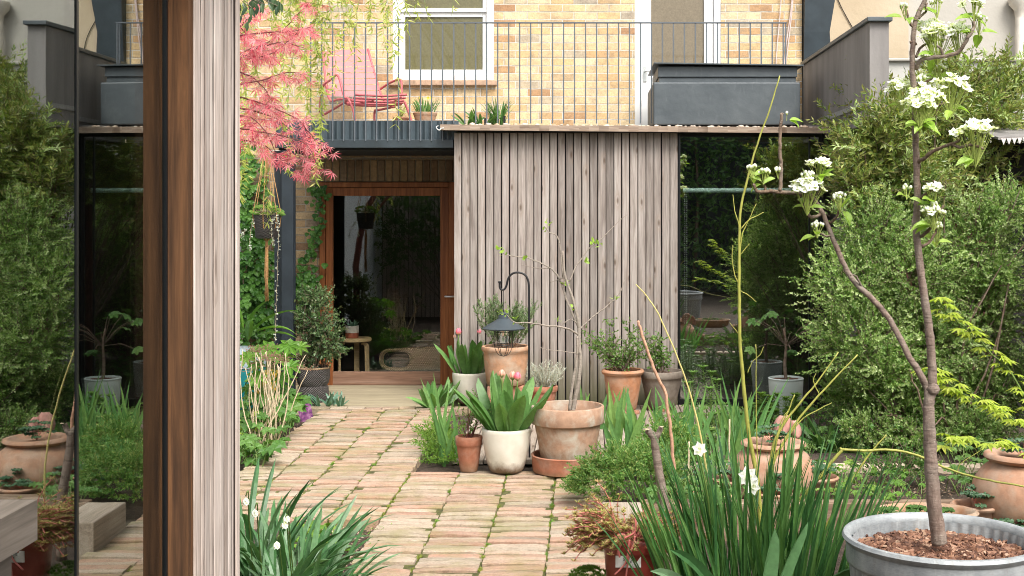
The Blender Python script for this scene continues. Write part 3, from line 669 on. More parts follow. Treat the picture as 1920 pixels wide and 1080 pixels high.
q = MB(); q.box((-1.7,1.25,1.115),(-.975,2.17,1.189)); q.build('rail', MAT['bench'], bn)
q = MB(); q.box((-1.08,2.05,-.05),(-.99,2.14,1.114)); q.build('leg', MAT['bench'], bn)

# ================================================================ CAMERA, LIGHT
cam = bpy.data.cameras.new('camera'); co = bpy.data.objects.new('camera', cam); C.objects.link(co); bpy.context.scene.camera = co
co.location = (0,0,H); co.rotation_euler = (R(90),0,0); cam.sensor_width = 36; cam.lens = F/1920*36
cam.shift_x = -(CX-960)/1920; cam.shift_y = -(540-CY)/1920; cam.clip_end = 500; bpy.context.scene.cycles.filter_width = 1.0; cam.clip_start = .05
wd = bpy.data.worlds.new('World'); bpy.context.scene.world = wd; wd.use_nodes = True; nt = wd.node_tree
sky = nt.nodes.new('ShaderNodeTexSky'); sky.sky_type = 'NISHITA'; sky.sun_disc = False
EL, AZ = R(52), R(-148)
sky.sun_elevation = EL; sky.sun_rotation = R(152); sky.air_density = 1.0; sky.dust_density = 6; sky.ozone_density = 1
hs = nt.nodes.new('ShaderNodeHueSaturation'); hs.inputs['Saturation'].default_value = .30
nt.links.new(sky.outputs[0], hs.inputs['Color']); bg = nt.nodes['Background']; nt.links.new(hs.outputs[0], bg.inputs[0]); bg.inputs[1].default_value = .15
sun = bpy.data.lights.new('sun', 'SUN'); sun.energy = 1.15; sun.angle = R(22); sun.color = (1,.96,.90)
so = bpy.data.objects.new('sun', sun); C.objects.link(so)
# sun stands behind the viewer's right shoulder
sd = V((math.sin(R(152))*math.cos(EL), math.cos(R(152))*math.cos(EL), math.sin(EL)))
so.rotation_euler = sd.to_track_quat('Z','Y').to_euler(); so.location = (0,0,10)
vs_ = bpy.context.scene.view_settings; vs_.view_transform = 'Standard'; vs_.look = 'None'; vs_.exposure = 1.02; vs_.gamma = 1
# ================================================================ PLANTS AND POTS
LM = {}
LM['shrub'] = leafM('small_shrub_leaf', [(.09,.18,.04),(.15,.27,.06),(.22,.34,.09),(.30,.42,.14),(.42,.52,.22)], .4, .38)
LM['privet'] = leafM('long_evergreen_leaf', [(.09,.15,.035),(.17,.24,.05),(.26,.32,.075),(.20,.18,.06),(.36,.40,.11)], .35, .32)
LM['dark'] = leafM('dark_evergreen_leaf', [(.018,.045,.018),(.035,.075,.028),(.055,.10,.035)], .35, .15)
LM['jade'] = leafM('mid_green_rubbery_leaf', [(.05,.10,.04),(.09,.16,.055),(.13,.21,.08),(.12,.12,.05)], .3, .15)
LM['ivy'] = leafM('climber_leaf', [(.030,.10,.016),(.055,.16,.022),(.085,.21,.032),(.12,.26,.05)], .4, .3)
LM['geran'] = leafM('lobed_leaf', [(.065,.16,.03),(.10,.22,.045),(.14,.26,.06)], .5, .3)
LM['lime'] = leafM('lime_leaf', [(.42,.55,.05),(.50,.60,.08),(.36,.48,.06)], .5, .4)
LM['acer'] = leafM('acer_lime_leaf', [(.38,.50,.05),(.48,.58,.09),(.42,.46,.08)], .5, .45)
LM['pink'] = leafM('pink_maple_leaf', [(.66,.12,.17),(.78,.24,.27),(.84,.42,.43),(.58,.07,.12),(.84,.33,.34),(.80,.48,.42)], .5, .4, (1.2,1.0,1.05))
LM['willow'] = leafM('willow_leaf', [(.48,.56,.12),(.58,.60,.20),(.34,.46,.09),(.66,.62,.24)], .5, .45)
LM['tulip'] = leafM('tulip_leaf', [(.085,.20,.055),(.13,.27,.075),(.19,.35,.11)], .38, .28)
LM['iris'] = leafM('iris_leaf', [(.10,.25,.075),(.15,.31,.10),(.22,.37,.10)], .42, .35)
LM['narc'] = leafM('narcissus_leaf', [(.035,.11,.035),(.06,.17,.05),(.10,.23,.06),(.16,.31,.09)], .38, .25)
LM['leuco'] = leafM('snowflake_leaf', [(.045,.12,.040),(.08,.20,.07),(.14,.27,.12),(.20,.32,.18)], .36, .22)
LM['blue'] = leafM('blue_green_leaf', [(.12,.25,.17),(.17,.30,.21),(.09,.19,.12)], .45, .2)
LM['tip'] = leafM('fresh_leaf_tip', [(.30,.42,.13),(.42,.54,.22),(.52,.60,.32),(.34,.46,.15)], .45, .35)
LM['hedge'] = leafM('hedge_leaf', [(.07,.16,.05),(.12,.24,.07),(.18,.30,.10)], .4, .3)
LM['santo'] = leafM('feathery_leaf', [(.07,.18,.03),(.12,.25,.05),(.18,.31,.07),(.30,.33,.10)], .5, .3)
LM['rosemary'] = leafM('rosemary_needle', [(.09,.15,.06),(.16,.24,.10),(.24,.31,.14)], .5, .2)
LM['heli'] = leafM('silver_needle', [(.42,.45,.38),(.55,.57,.50),(.32,.36,.28)], .6, .15)
LM['rose'] = leafM('rose_leaf', [(.08,.17,.035),(.13,.24,.05),(.19,.30,.07)], .42, .3)
LM['pear'] = leafM('young_pear_leaf', [(.30,.46,.07),(.38,.54,.10),(.24,.40,.06)], .42, .4)
LM['petal'] = leafM('white_petal', [(.86,.86,.84),(.93,.93,.91)], .55, .35)
LM['straw'] = leafM('strawberry_leaf', [(.04,.10,.045),(.07,.15,.07),(.11,.20,.10)], .45, .2)
LM['sedum'] = leafM('red_green_sedum', [(.32,.15,.08),(.40,.30,.10),(.30,.36,.09),(.48,.26,.15),(.42,.46,.10)], .5, .2)
LM['weed'] = leafM('weed_leaf', [(.10,.22,.03),(.16,.30,.04),(.24,.36,.06)], .5, .3)
LM['moss'] = leafM('moss_tuft', [(.16,.20,.03),(.25,.29,.05),(.20,.22,.04)], .8, .1)
LM['euph'] = leafM('whorled_leaf', [(.09,.20,.04),(.14,.27,.06),(.20,.33,.08)], .45, .3)
LM['fern'] = leafM('broad_fern_leaf', [(.08,.20,.03),(.13,.28,.04),(.20,.36,.06)], .35, .35)
BK = {'pear': barkM('pear_bark', (.12,.075,.055), (.26,.19,.15), 35), 'twig': barkM('brown_twig', (.10,.06,.04), (.22,.15,.10), 60),
      'fig': barkM('grey_fig_bark', (.20,.16,.125), (.36,.31,.255), 45), 'yel': plain('yellow_green_stem', (.33,.33,.065), .5, 0, .2, 25),
      'straw': plain('dry_straw_stem', (.60,.48,.32), .8, 0, .25, 40), 'red': plain('red_twig', (.16,.045,.035), .6), 'pinkstem': plain('dry_pink_stem', (.50,.28,.18), .8, 0, .3, 50),
      'green': plain('green_stem', (.14,.22,.05), .5), 'sedred': plain('pink_sedum_stem', (.55,.16,.14), .5)}
T = {'tan': terraM('pale_terracotta', (.45,.25,.145), .6, .45), 'orange': terraM('bright_terracotta', (.43,.20,.105), .35, .35),
     'red': terraM('deep_terracotta', (.33,.130,.075), .3, .5), 'old': terraM('lime_stained_terracotta', (.38,.235,.155), 1.0, .75),
     'grey': terraM('grey_weathered_clay', (.19,.155,.125), .25, .5), 'brick': terraM('flower_brick', (.40,.19,.12), .3, .3), 'urn': terraM('salmon_terracotta', (.42,.235,.15), .4, .7)}
def creamM():
    m = M('cream_glazed_pot'); c = m.ramp(m.noise(10,5), [(.3,(.60,.56,.46)),(.7,(.72,.69,.60))])
    sp = m.n('ShaderNodeSeparateXYZ'); m.l(m.n('ShaderNodeTexCoord').outputs['Generated'], sp.inputs[0])
    n = m.noise(9,6,.7); f = m.ramp(m.math('ADD', sp.outputs[2], m.math('MULTIPLY', n, .55)), [(.36,.95),(.60,0)]); c = m.mix(f, c, (.16,.09,.05))
    sp2 = m.ramp(m.noise(55,3,.8), [(.68,0),(.74,.6)]); c = m.mix(sp2, c, (.30,.27,.16)); m.col(c); m.set(Roughness=.35); return m.m
T['cream'] = creamM()
def potprof(rt, rb, h, rimh=.05, rimo=.014, th=.014, soil=.03, roll=False):
    if roll:
        rim = [(rt-.006,h-rimh*1.0),(rt+rimo*.6,h-rimh*.75),(rt+rimo,h-rimh*.4),(rt+rimo*.6,h-.004),(rt-.004,h),(rt-th,h-.006)]
    else:
        rim = [(rt-.002,h-rimh-.006),(rt+rimo-.003,h-rimh),(rt+rimo,h-rimh+.006),(rt+rimo+.003,h-.006),(rt+rimo-.003,h),(rt-th+rimo,h),(rt-th+rimo-.004,h-.006)]
    body = [(rb*.96,0),(rb,.006)]
    for i in range(1,6): t=i/6; body.append((rb+(rt-rb)*t**.9, (h-rimh)*t))
    return body+rim+[(rt-th-.006,h-rimh-soil)]
def pot(loc, rt, rb, h, mat, name, label, cat='plant pot', bowl=False, soil=.035, **kw):
    t = thing(name, label, cat, loc)
    if bowl:
        pr = [(rb*.8,0),(rb,.012)]
        for i in range(1,12): u=i/12; pr.append((rb+(rt-rb)*math.sin(u*math.pi/2)**.8, h*u))
        pr += [(rt,h-.004),(rt-.004,h),(rt-.016,h),(rt-.02,h-.006),(rt-.03,h-soil-.02)]
    else: pr = potprof(rt, rb, h, soil=soil, **kw)
    q = MB(); q.lathe(loc, pr, 40, .012, loc[0]*3); q.build('pot', mat, t, smooth=50)
    q = MB(); rs = rt-.016; zs = h-soil; n = 40; cx,cy,cz = loc
    vs=[(cx,cy,cz+zs+.012)]; fs=[]
    for j in range(1,7):
        for k in range(24):
            a=2*math.pi*k/24; r=rs*j/6; vs.append((cx+r*math.cos(a),cy+r*math.sin(a),cz+zs+.010*mnoise.noise(V((r*40*math.cos(a),r*40*math.sin(a),loc[0])))+(.006 if j<6 else -.004)))
    for k in range(24): fs.append((0,1+k,1+(k+1)%24))
    for j in range(5):
        for k in range(24): a=1+j*24+k; b=1+j*24+(k+1)%24; fs.append((a,a+24,b+24,b))
    q.add(vs,fs); q.build('potting_soil', MAT['compost'], t, smooth=180)
    return t
def finish(t, ms, ml, mstem, mleaf, sn='stems', ln='leaves'):
    if ms and ms.v: ms.build(sn, mstem, t, smooth=180)
    if ml and ml.v: ml.build(ln, mleaf, t)
def stuffed(rng, ms, ml, p, d, L, nl, lL, lW, r=.003, droop=.0, shape='leaf', upb=.4, curv=.25, pitch=.9, rosette=0):
    """a twig with leaves set along it"""
    p = V(p); d = V(d).normalized(); pts=[V(p)]; seg=4
    for i in range(seg):
        d = (d+rdir(rng)*curv*.5+V((0,0,-droop))).normalized(); pts.append(pts[-1]+d*(L/seg))
    if ms is not None: ms.tube(pts, [r*(1-.18*i) for i in range(seg+1)], 4, False)
    f = ml.leaf if shape == 'leaf' else ml.leaf6
    for i in range(nl):
        t = .15+.85*(i+rng.random()*.5)/nl; k = min(seg-1,int(t*seg)); u = t*seg-k; q = pts[k].lerp(pts[k+1],u)
        dd = (pts[k+1]-pts[k]).normalized(); s = rdir(rng); s = (s-dd*s.dot(dd)); s = s.normalized() if s.length > .01 else dd.orthogonal()
        ld = (s*pitch+dd*(.55+.5*t)+V((0,0,upb*.3))).normalized(); sc = rng.uniform(.65,1.15)*(1-.3*t)
        nn = (dd*.4+Z*.55+rdir(rng)*.8+V((0,-.35,0))).normalized()
        f(q, ld, nn, lL*sc, lW*sc, .25)
    return pts[-1]
def shrub(rng, t, blobs, ntw, L, nl, lL, lW, leafmat, stemmat, base=None, shape='leaf', droop=.03, inner=.15, up=.35, limbs=10, curv=.35, limbr=.012, tips=0):
    ms, ml, mt = MB(), MB(), MB(); base = V(base if base is not None else origin(t)); tot = sum(b[1][0]*b[1][1]*b[1][2] for b in blobs)**1
    wts = [b[1][0]*b[1][2] for b in blobs]
    for bc, br_ in blobs:
        bc = V(bc)
        for k in range(limbs):
            e = bc+V((rdir(rng).x*br_[0]*.8, rdir(rng).y*br_[1]*.8, rdir(rng).z*br_[2]*.7)); s = base+V((rng.uniform(-.12,.12),rng.uniform(-.08,.08),0))
            midp = s.lerp(e,.5)+rdir(rng)*.12+V((0,0,.1)); ms.tube(smoothpath([s,midp,e],4,.01,rng), (limbr,limbr*.3), 5, False)
    for i in range(ntw):
        k = rng.choices(range(len(blobs)), wts)[0]; bc, br_ = blobs[k]; bc = V(bc)
        v = rdir(rng); rr = (inner+(1-inner)*rng.random()**.6)
        rr *= 1+.5*mnoise.noise(v*2.8+V((k*5,0,0)))
        p = bc+V((v.x*br_[0],v.y*br_[1],v.z*br_[2]))*rr
        if p.z < .02: p.z = rng.uniform(.02,.2)
        d = (v+Z*up+rdir(rng)*.5).normalized()
        stuffed(rng, ms if i%2==0 else None, mt if (tips and rr > .72 and rng.random() < tips) else ml, p-d*L*.5, d, L*rng.uniform(.6,1.3), nl, lL, lW, .0028, droop, shape, curv=curv)
    if mt.v: mt.build('young_leaves', LM['tip'], t)
    finish(t, ms, ml, stemmat, leafmat)
def blades(rng, ml, c, n, L, W, spread=.35, droop=(.2,1.0), prof='strap', base=.05, seg=6, fold=.25, wave=0, lean=(0,0), Lv=.3):
    c = V(c)
    for i in range(n):
        a = rng.uniform(0,2*math.pi); r = base*math.sqrt(rng.random()); o = V((math.cos(a)*r, math.sin(a)*r, 0))
        a2 = a+rng.uniform(-.7,.7); s = spread*(.25+rng.random()); d = V((math.cos(a2)*s+lean[0], math.sin(a2)*s+lean[1], 1))
        ml.blade(c+o, d, L*rng.uniform(1-Lv,1+Lv*.3), W*rng.uniform(.75,1.15), rng.uniform(*droop), seg, prof, fold, side=V((-math.sin(a2+rng.uniform(-.6,.6)),math.cos(a2),0)), wave=wave, rng=rng)
def tuliphead(t, c, s, seed=0, tone=0):
    q = MB(); rng = random.Random(seed)
    for k in range(6):
        a = k*math.pi/3+rng.uniform(-.1,.1); o = V((math.cos(a),math.sin(a),0)); r = s*.42*(1 if k%2 else .9); vs=[]
        side = V((-math.sin(a),math.cos(a),0)); tw = s*.34
        for i,(h,rr,w) in enumerate(((0,.15,.3),(.25,.85,.9),(.55,1,1.05),(.82,.75,.8),(1.05,.42,.12))):
            for u in (-1,0,1): vs.append(V(c)+o*r*rr*(1 if u==0 else .9)+side*tw*w*u+Z*s*h*1.15)
        fs=[]
        for i in range(4): b=i*3; fs += [(b,b+1,b+4,b+3),(b+1,b+2,b+5,b+4)]
        q.add(vs,fs)
    return q.build('flower', [PK,PK2][tone], t, smooth=180)
def pinkM(n, a, b):
    m = M(n); g = m.n('ShaderNodeSeparateXYZ'); m.l(m.n('ShaderNodeTexCoord').outputs['Generated'], g.inputs[0]); m.col(m.ramp(g.outputs[2], [(0,a),(.45,b),(1,b)])); m.set(Roughness=.45); return m.m
PK = pinkM('pink_tulip_petal', (.55,.50,.22), (.85,.20,.26)); PK2 = pinkM('pale_pink_tulip_bud', (.30,.40,.12), (.72,.38,.28))
def tulips(t, c, n, L, W, heads, seed, spread=.5, base=.09, stemh=.3):
    rng = random.Random(seed); ml = MB(); ms = MB(); c = V(c)
    for i in range(n):
        a = 2*math.pi*i/n+rng.uniform(-.4,.4); inner = i%3 == 0; s = spread*(.22 if inner else rng.uniform(.5,1)); o = V((math.cos(a),math.sin(a),0))
        ml.blade(c+o*base*(.3 if inner else rng.uniform(.5,1)), o*s+Z, L*rng.uniform(.75,1.1), W*rng.uniform(.75,1.15), rng.uniform(.05,.75), 9, 'tulip', .38, side=V((-o.y,o.x,0))+rdir(rng)*.4, wave=.03, rng=rng)
    for j,(dx,dy,h,s,tone) in enumerate(heads):
        b = c+V((dx*.4,dy*.4,0)); e = c+V((dx,dy,h)); ms.tube(smoothpath([b,b.lerp(e,.6)+V((dx*.1,0,0)),e],4), .0045, 6); tuliphead(t, e, s, seed+j, tone)
    finish(t, ms, ml, BK['green'], LM['tulip'])

# ---- the group of pots at the end of the front path
p0 = G(947,893); t = pot((p0.x,p0.y+.14,0), .162, .105, .295, T['cream'], 'glazed_pot_with_tulips', 'front cream glazed pot of broad tulip leaves and pale pink buds on the brick path', bowl=True)
c = (p0.x,p0.y+.14,.26)
tulips(t, c, 21, .40, .105, [(-.03,.0,.37,.045,1),(.04,.02,.35,.05,1),(.075,-.02,.35,.05,0)], 4, .55, .10)
p0 = G(877,888); t = pot((p0.x,p0.y+.09,0), .083, .058, .235, T['red'], 'terracotta_pot_with_rose', 'small plain red terracotta pot with a thin young rose, left of the front cream pot', rimh=.06, rimo=.006)
rng = random.Random(6); ms, ml = MB(), MB(); b0 = V((p0.x,p0.y+.09,.19))
for i in range(7):
    d = V((rng.uniform(-.5,.5),rng.uniform(-.4,.4),1)).normalized(); L = rng.uniform(.15,.36)
    pts=[b0]; 
    for k in range(5): d=(d+rdir(rng)*.22).normalized(); pts.append(pts[-1]+d*L/5)
    ms.tube(pts,(.004,.0015),5)
    for q_ in pts[2:]: stuffed(rng, ms, ml, q_, rdir(rng,.3), .10, 9, .028, .015, .0012)
finish(t, ms, ml, BK['red'], LM['rose'])
p0 = G(1062,898); ctr = V((p0.x,p0.y+.23,0))
t = thing('saucer', 'wide terracotta saucer under the big lime stained fig pot', 'saucer', tuple(ctr)); q = MB(); q.lathe(ctr, [(.20,0),(.228,.012),(.232,.06),(.236,.105),(.240,.118),(.232,.124),(.222,.118),(.215,.05),(.21,.028),(.001,.026)], 44, .008); q.build('dish', T['red'], t, smooth=50)
fp = V((ctr.x+.005,ctr.y,.028)); t = pot(tuple(fp), .222, .165, .415, T['old'], 'fig_pot', 'big lime stained terracotta pot with a bare young fig tree, standing in a saucer', rimh=.115, rimo=.020, soil=.07)
def traced(t, Y, lines, mat, rng, name='branches', jit=.006, dz=None, n=7, sub=4, each=False):
    ms = MB(); paths=[]
    for ln in lines:
        pts = [P(a,b,Y+(ln['y'][i] if 'y' in ln else 0)) for i,(a,b) in enumerate(ln['p'])]
        sp = smoothpath(pts, sub, jit*.35, rng); paths.append(sp)
        k = len(sp); r = [ln['r'][0]+(ln['r'][1]-ln['r'][0])*(i/(k-1)) for i in range(k)]
        if ln.get('k', 1): r = [a*(1+.13*mnoise.noise(V((i*.9,ln['p'][0][0],3)))) for i,a in enumerate(r)]
        ms.tube(sp, r, n)
        if each: ms.build(name, mat, t, smooth=180); ms = MB()
    if name and not each: ms.build(name, mat, t, smooth=180)
    return paths, ms
YF = fp.y
figl = [dict(p=[(1073,772),(1080,740),(1088,690),(1086,640),(1084,600),(1074,560),(1060,520),(1055,470)], r=(.020,.008), y=[0]*8),
        dict(p=[(1068,770),(1072,730),(1082,670),(1082,630)], r=(.013,.010), y=[-.02,-.02,-.01,0]),
        dict(p=[(1084,612),(1062,560),(1050,525),(1040,510),(1028,500),(990,484),(960,480),(935,472)], r=(.010,.003), y=[0,.03,.05,.06,.08,.1,.1,.1]),
        dict(p=[(1055,520),(1048,450),(1030,435),(1020,424)], r=(.006,.003), y=[0,-.03,-.04,-.05]),
        dict(p=[(1068,528),(1080,500),(1105,466),(1130,445),(1160,415),(1176,402)], r=(.006,.002), y=[0,.02,.04,.06,.08,.1]),
        dict(p=[(1084,620),(1110,595),(1140,572),(1160,552),(1172,524)], r=(.006,.003), y=[0,.03,.06,.08,.09]),
        dict(p=[(1085,628),(1060,615),(1020,610),(985,605),(965,605),(950,590)], r=(.009,.003), y=[0,-.04,-.08,-.1,-.12,-.12]),
        dict(p=[(1080,662),(1050,658),(1022,655),(1012,650)], r=(.004,.002), y=[-.01,-.05,-.08,-.1]),
        dict(p=[(1030,503),(1000,502),(978,496)], r=(.004,.002), y=[.06,.05,.05]),
        dict(p=[(1086,610),(1070,598),(1052,612),(1050,625)], r=(.004,.003), y=[0,-.02,-.03,-.03]),
        dict(p=[(1062,520),(1042,526),(1032,530)], r=(.003,.002), y=[.02,.05,.07])]
for l_ in figl: l_['r'] = (l_['r'][0]*.82, l_['r'][1]*.9)
rng = random.Random(31); traced(t, YF, figl, BK['fig'], rng)
ml = MB()
for a,b in ((946,476),(983,488),(1024,428),(1028,420),(1112,458),(1124,460),(1098,490),(1152,559),(945,590),(952,584),(937,586),(965,600),(1058,530),(1070,578),(1046,600),(938,470)):
    for k in range(4): ml.leaf6(P(a+rng.uniform(-4,4),b+rng.uniform(-4,4),YF+.05), rdir(rng,.5), rdir(rng,.6), rng.uniform(.025,.05), .022, .2)
ml.build('leaves', LM['pear'], t)

# ---- tulip pot behind, rosemary pot on bricks, helichrysum
p0 = G(878,762); t = pot((p0.x,p0.y+.16,0), .158, .10, .285, T['cream'], 'glazed_pot_with_tulips', 'cream glazed pot with tulip leaves and a deep pink flower standing beside the garden door', bowl=True)
tulips(t, (p0.x,p0.y+.16,.26), 26, .37, .095, [(-.10,-.03,.36,.052,0),(.09,.0,.36,.05,0),(-.13,.0,.32,.042,1)], 9, .42, .12)
p0 = G(946,775); bc = V((p0.x,p0.y+.16,0))
t = thing('brick_plinth', 'stack of hollow reddish clay bricks under the rosemary pot', 'bricks', tuple(bc)); 
for dx,dz in ((-.09,0),(.09,0),(-.075,.115),(.085,.115)):
    q = MB(); q.bbox((bc.x+dx-.08,bc.y-.09,dz),(bc.x+dx+.078,bc.y+.09,dz+.110),.012); q.build('brick', T['brick'], t)
t = pot((bc.x,bc.y,.229), .198, .165, .335, T['tan'], 'rosemary_pot', 'tall buff terracotta pot of rosemary raised on bricks behind the lantern', rimh=.055, rimo=.016, roll=True, soil=.05)
rng = random.Random(12); ms, ml = MB(), MB(); c0 = V((bc.x,bc.y,.50))
for i in range(30):
    side = -1 if i%2 else 1; d = V((side*rng.uniform(.15,.9),rng.uniform(-.4,.4),1)).normalized(); L = rng.uniform(.25,.50)
    pts=[c0+V((rng.uniform(-.05,.05),rng.uniform(-.05,.05),0))]
    for k in range(6): d=(d+rdir(rng)*.12+Z*.12).normalized(); pts.append(pts[-1]+d*L/6)
    ms.tube(pts,(.004,.0015),4)
    for k in range(2,6): stuffed(rng, None, ml, pts[k], (pts[k+1]-pts[k])+rdir(rng)*.01, L/5, 34, .034, .0075, .001, pitch=.8)
    for k in range(3,6):
        for j in range(2): stuffed(rng, None, ml, pts[k], (pts[k+1]-pts[k]).normalized()+rdir(rng)*.6+Z*.3, .11, 30, .032, .0075, .001, pitch=.8)
finish(t, ms, ml, BK['twig'], LM['rosemary'])
p0 = G(1018,770); hp_ = V((p0.x,p0.y+.10,0)); t = pot(tuple(hp_), .115, .085, .205, T['red'], 'curry_plant_pot', 'small dark terracotta pot of silvery curry plant with a white tag against the slats', rimh=.05, rimo=.010)
rng = random.Random(8); ms, ml = MB(), MB()
for i in range(95):
    d = V((rng.uniform(-.9,.9),rng.uniform(-.8,.8),1)).normalized(); stuffed(rng, ms, ml, hp_+V((d.x*.07,d.y*.07,.17)), d, rng.uniform(.14,.27), 44, .036, .0055, .002, pitch=.6)
finish(t, ms, ml, BK['heli'] if 'heli' in BK else BK['straw'], LM['heli'])
q = MB(); q.obox(hp_+V((.055,-.06,.215)), V((.018,0,.002)), V((0,.001,0)), V((0,.01,.05))); q.build('plant_tag', MAT['white'], t)

# ---- shepherd's crook and lantern
cx0 = G(993,858); YC = cx0.y
t = thing('shepherds_crook', 'black metal shepherds crook rod rising behind the cream tulip pot', 'hook', (cx0.x,YC,0))
q = MB(); pts = [P(993,870,YC),P(992,760,YC),P(992,650,YC),P(992,560,YC),P(991,530,YC),P(985,516,YC),P(973,511,YC),P(961,513,YC),P(953,522,YC),P(950,534,YC),P(946,542,YC),P(940,543,YC),P(937,538,YC),P(937,530,YC)]
q.tube(smoothpath(pts,4),.0075,8); q.tube([P(937,531,YC),P(937,527,YC)],.011,8); q.build('rod', MAT['black'], t, smooth=180)
YL = YC; lc = P(944,613,YL)
t = thing('hanging_lantern', 'dark lantern with a conical shade and wire cage hanging from the black crook', 'lantern', tuple(lc))
q = MB(); s = YL/F
q.lathe(lc,[(39*s,-4*s),(40*s,-2*s),(28*s,5*s),(16*s,12*s),(10*s,16*s),(9*s,24*s),(10*s,25*s),(3*s,28*s),(.001,28*s)],32); q.lathe(lc,[(38*s,-4.2*s),(14*s,9*s),(.001,10*s)],32); q.build('lamp_shade', plain('slate_blue_shade',(.05,.065,.075),.45), t, smooth=40)
q = MB(); q.tube([lc+V((0,0,28*s)),lc+V((0,0,70*s))],.0022,6); q.build('hanger', MAT['black'], t)
q = MB()
for k in range(6):
    a = k*math.pi/3+.2; o = V((math.cos(a),math.sin(a),0)); q.tube(smoothpath([lc+o*17*s+Z*-5*s, lc+o*17.5*s+Z*-22*s, lc+o*16.5*s+Z*-38*s, lc+o*10*s+Z*-51*s, lc+Z*-55*s],4),.0022,5)
for zz in (-9,-33): q.tube([lc+V((math.cos(a)*17.5*s,math.sin(a)*17.5*s,zz*s)) for a in [i*math.pi/12 for i in range(25)]],.0022,5)
q.build('wire_cage', MAT['black'], t)
q = MB(); q.lathe(lc,[(.001,-30*s),(7*s,-30*s),(9*s,-26*s),(9*s,-10*s),(6*s,-6*s),(5*s,0)],20); gm = M('clear_glass_jar'); gm.set(Roughness=.05, Transmission_Weight=.9, IOR=1.3); gm.col((.9,.95,.92)); q.build('glass_jar', gm.m, t, smooth=60)

# ---- pots to the right against the slats
p0 = G(1168,768,.03); t = pot((p0.x,p0.y+.02,.03), .165, .115, .345, T['orange'], 'terracotta_pot_with_rose', 'bright terracotta pot with a leafy rose bush on small feet against the slatted wall', rimh=.05, rimo=.020, roll=True)
rng = random.Random(15); ms, ml = MB(), MB(); c0 = V((p0.x,p0.y+.02,.34))
def rosebush(c0, n, hmin, hmax, sx, ms, ml, rng, leafL=.030, k0=2):
    for i in range(n):
        d = V((rng.uniform(-sx,sx),rng.uniform(-.4,.4),1)).normalized(); L = rng.uniform(hmin,hmax); pts=[c0+V((rng.uniform(-.03,.03),rng.uniform(-.03,.03),0))]
        for k in range(7): d=(d+rdir(rng)*.16).normalized(); pts.append(pts[-1]+d*L/7)
        ms.tube(pts,(.005,.0015),5)
        for k in range(k0,8):
            for j in range(3): stuffed(rng, ms, ml, pts[k], rdir(rng,.25), rng.uniform(.05,.09), 6, leafL, leafL*.6, .0011, shape='leaf6')
rosebush(c0, 17, .22, .50, .75, ms, ml, rng); rosebush(c0+V((-.05,0,0)), 2, .42,.5, 1.2, ms, ml, rng)
finish(t, ms, ml, BK['twig'], LM['rose'])
for dx in (-.11,.0,.11):
    f = thing('pot_foot', 'small lumpy clay foot under the bright terracotta rose pot', 'pot foot', (p0.x+dx,p0.y-.06,0)); f['group'] = 'clay feet under the rose pot'
    q = MB(); q.lathe((p0.x+dx,p0.y+.02-(.095 if dx else .1)*(.7 if dx else 1),0),[(.028,0),(.033,.012),(.028,.0285),(.001,.0286)],12,.15,dx*9); q.build('foot', T['brick'], f, smooth=60)
p0 = G(1241,766,.02); t = pot((p0.x,p0.y+.06,.03), .178, .12, .315, T['grey'], 'grey_pot', 'dull grey clay pot with a small sparse shrub beside the window edge', rimh=.06, rimo=.010)
rng = random.Random(16); ms, ml = MB(), MB(); rosebush(V((p0.x-.01,p0.y+.06,.31)), 7, .18, .36, .6, ms, ml, rng, .034, 3); finish(t, ms, ml, BK['twig'], LM['rose'])
f = thing('brick_chock', 'small brick piece propping up the grey clay pot', 'brick', (p0.x+.0,p0.y-.03,0)); q = MB(); q.bbox((p0.x-.03,p0.y-.05,0),(p0.x+.02,p0.y+.03,.028),.003); q.bbox((p0.x+.07,p0.y+.05,0),(p0.x+.12,p0.y+.12,.028),.003); q.bbox((p0.x-.12,p0.y+.05,0),(p0.x-.07,p0.y+.12,.028),.003); q.build('chock', T['brick'], f)
# white fig pot by the window
wp = V(P(1472,790,11.0)); t = pot((wp.x,10.95,-.02), .150, .125, .33, plain('pale_mint_white_pot',(.52,.58,.54),.45,0,.08,6), 'white_pot_with_fig', 'pale mint white cylinder pot with a single stemmed fig by the dark window', rimh=.02, rimo=.0, soil=.02)
rng = random.Random(17); ms, ml = MB(), MB(); c0 = V((wp.x,10.95,.28)); ms.tube(smoothpath([c0,c0+V((-.01,0,.15)),c0+V((0,0,.3)),c0+V((-.02,0,.45))],4),(.016,.009),8)
for i in range(16):
    d = rdir(rng,.5); e = c0+V((-.02,0,.34))+V((d.x*.30,d.y*.16,.05+d.z*.22)); ms.tube([c0+V((0,0,.3)),(c0+V((0,0,.38))).lerp(e,.6),e],.003,4); ml.fan(e, V((d.x,d.y,-.2)), V((0,-.6,.8)), rng.uniform(.06,.095), 5, .3, 280, .15, rng)
finish(t, ms, ml, BK['twig'], LM['geran'])

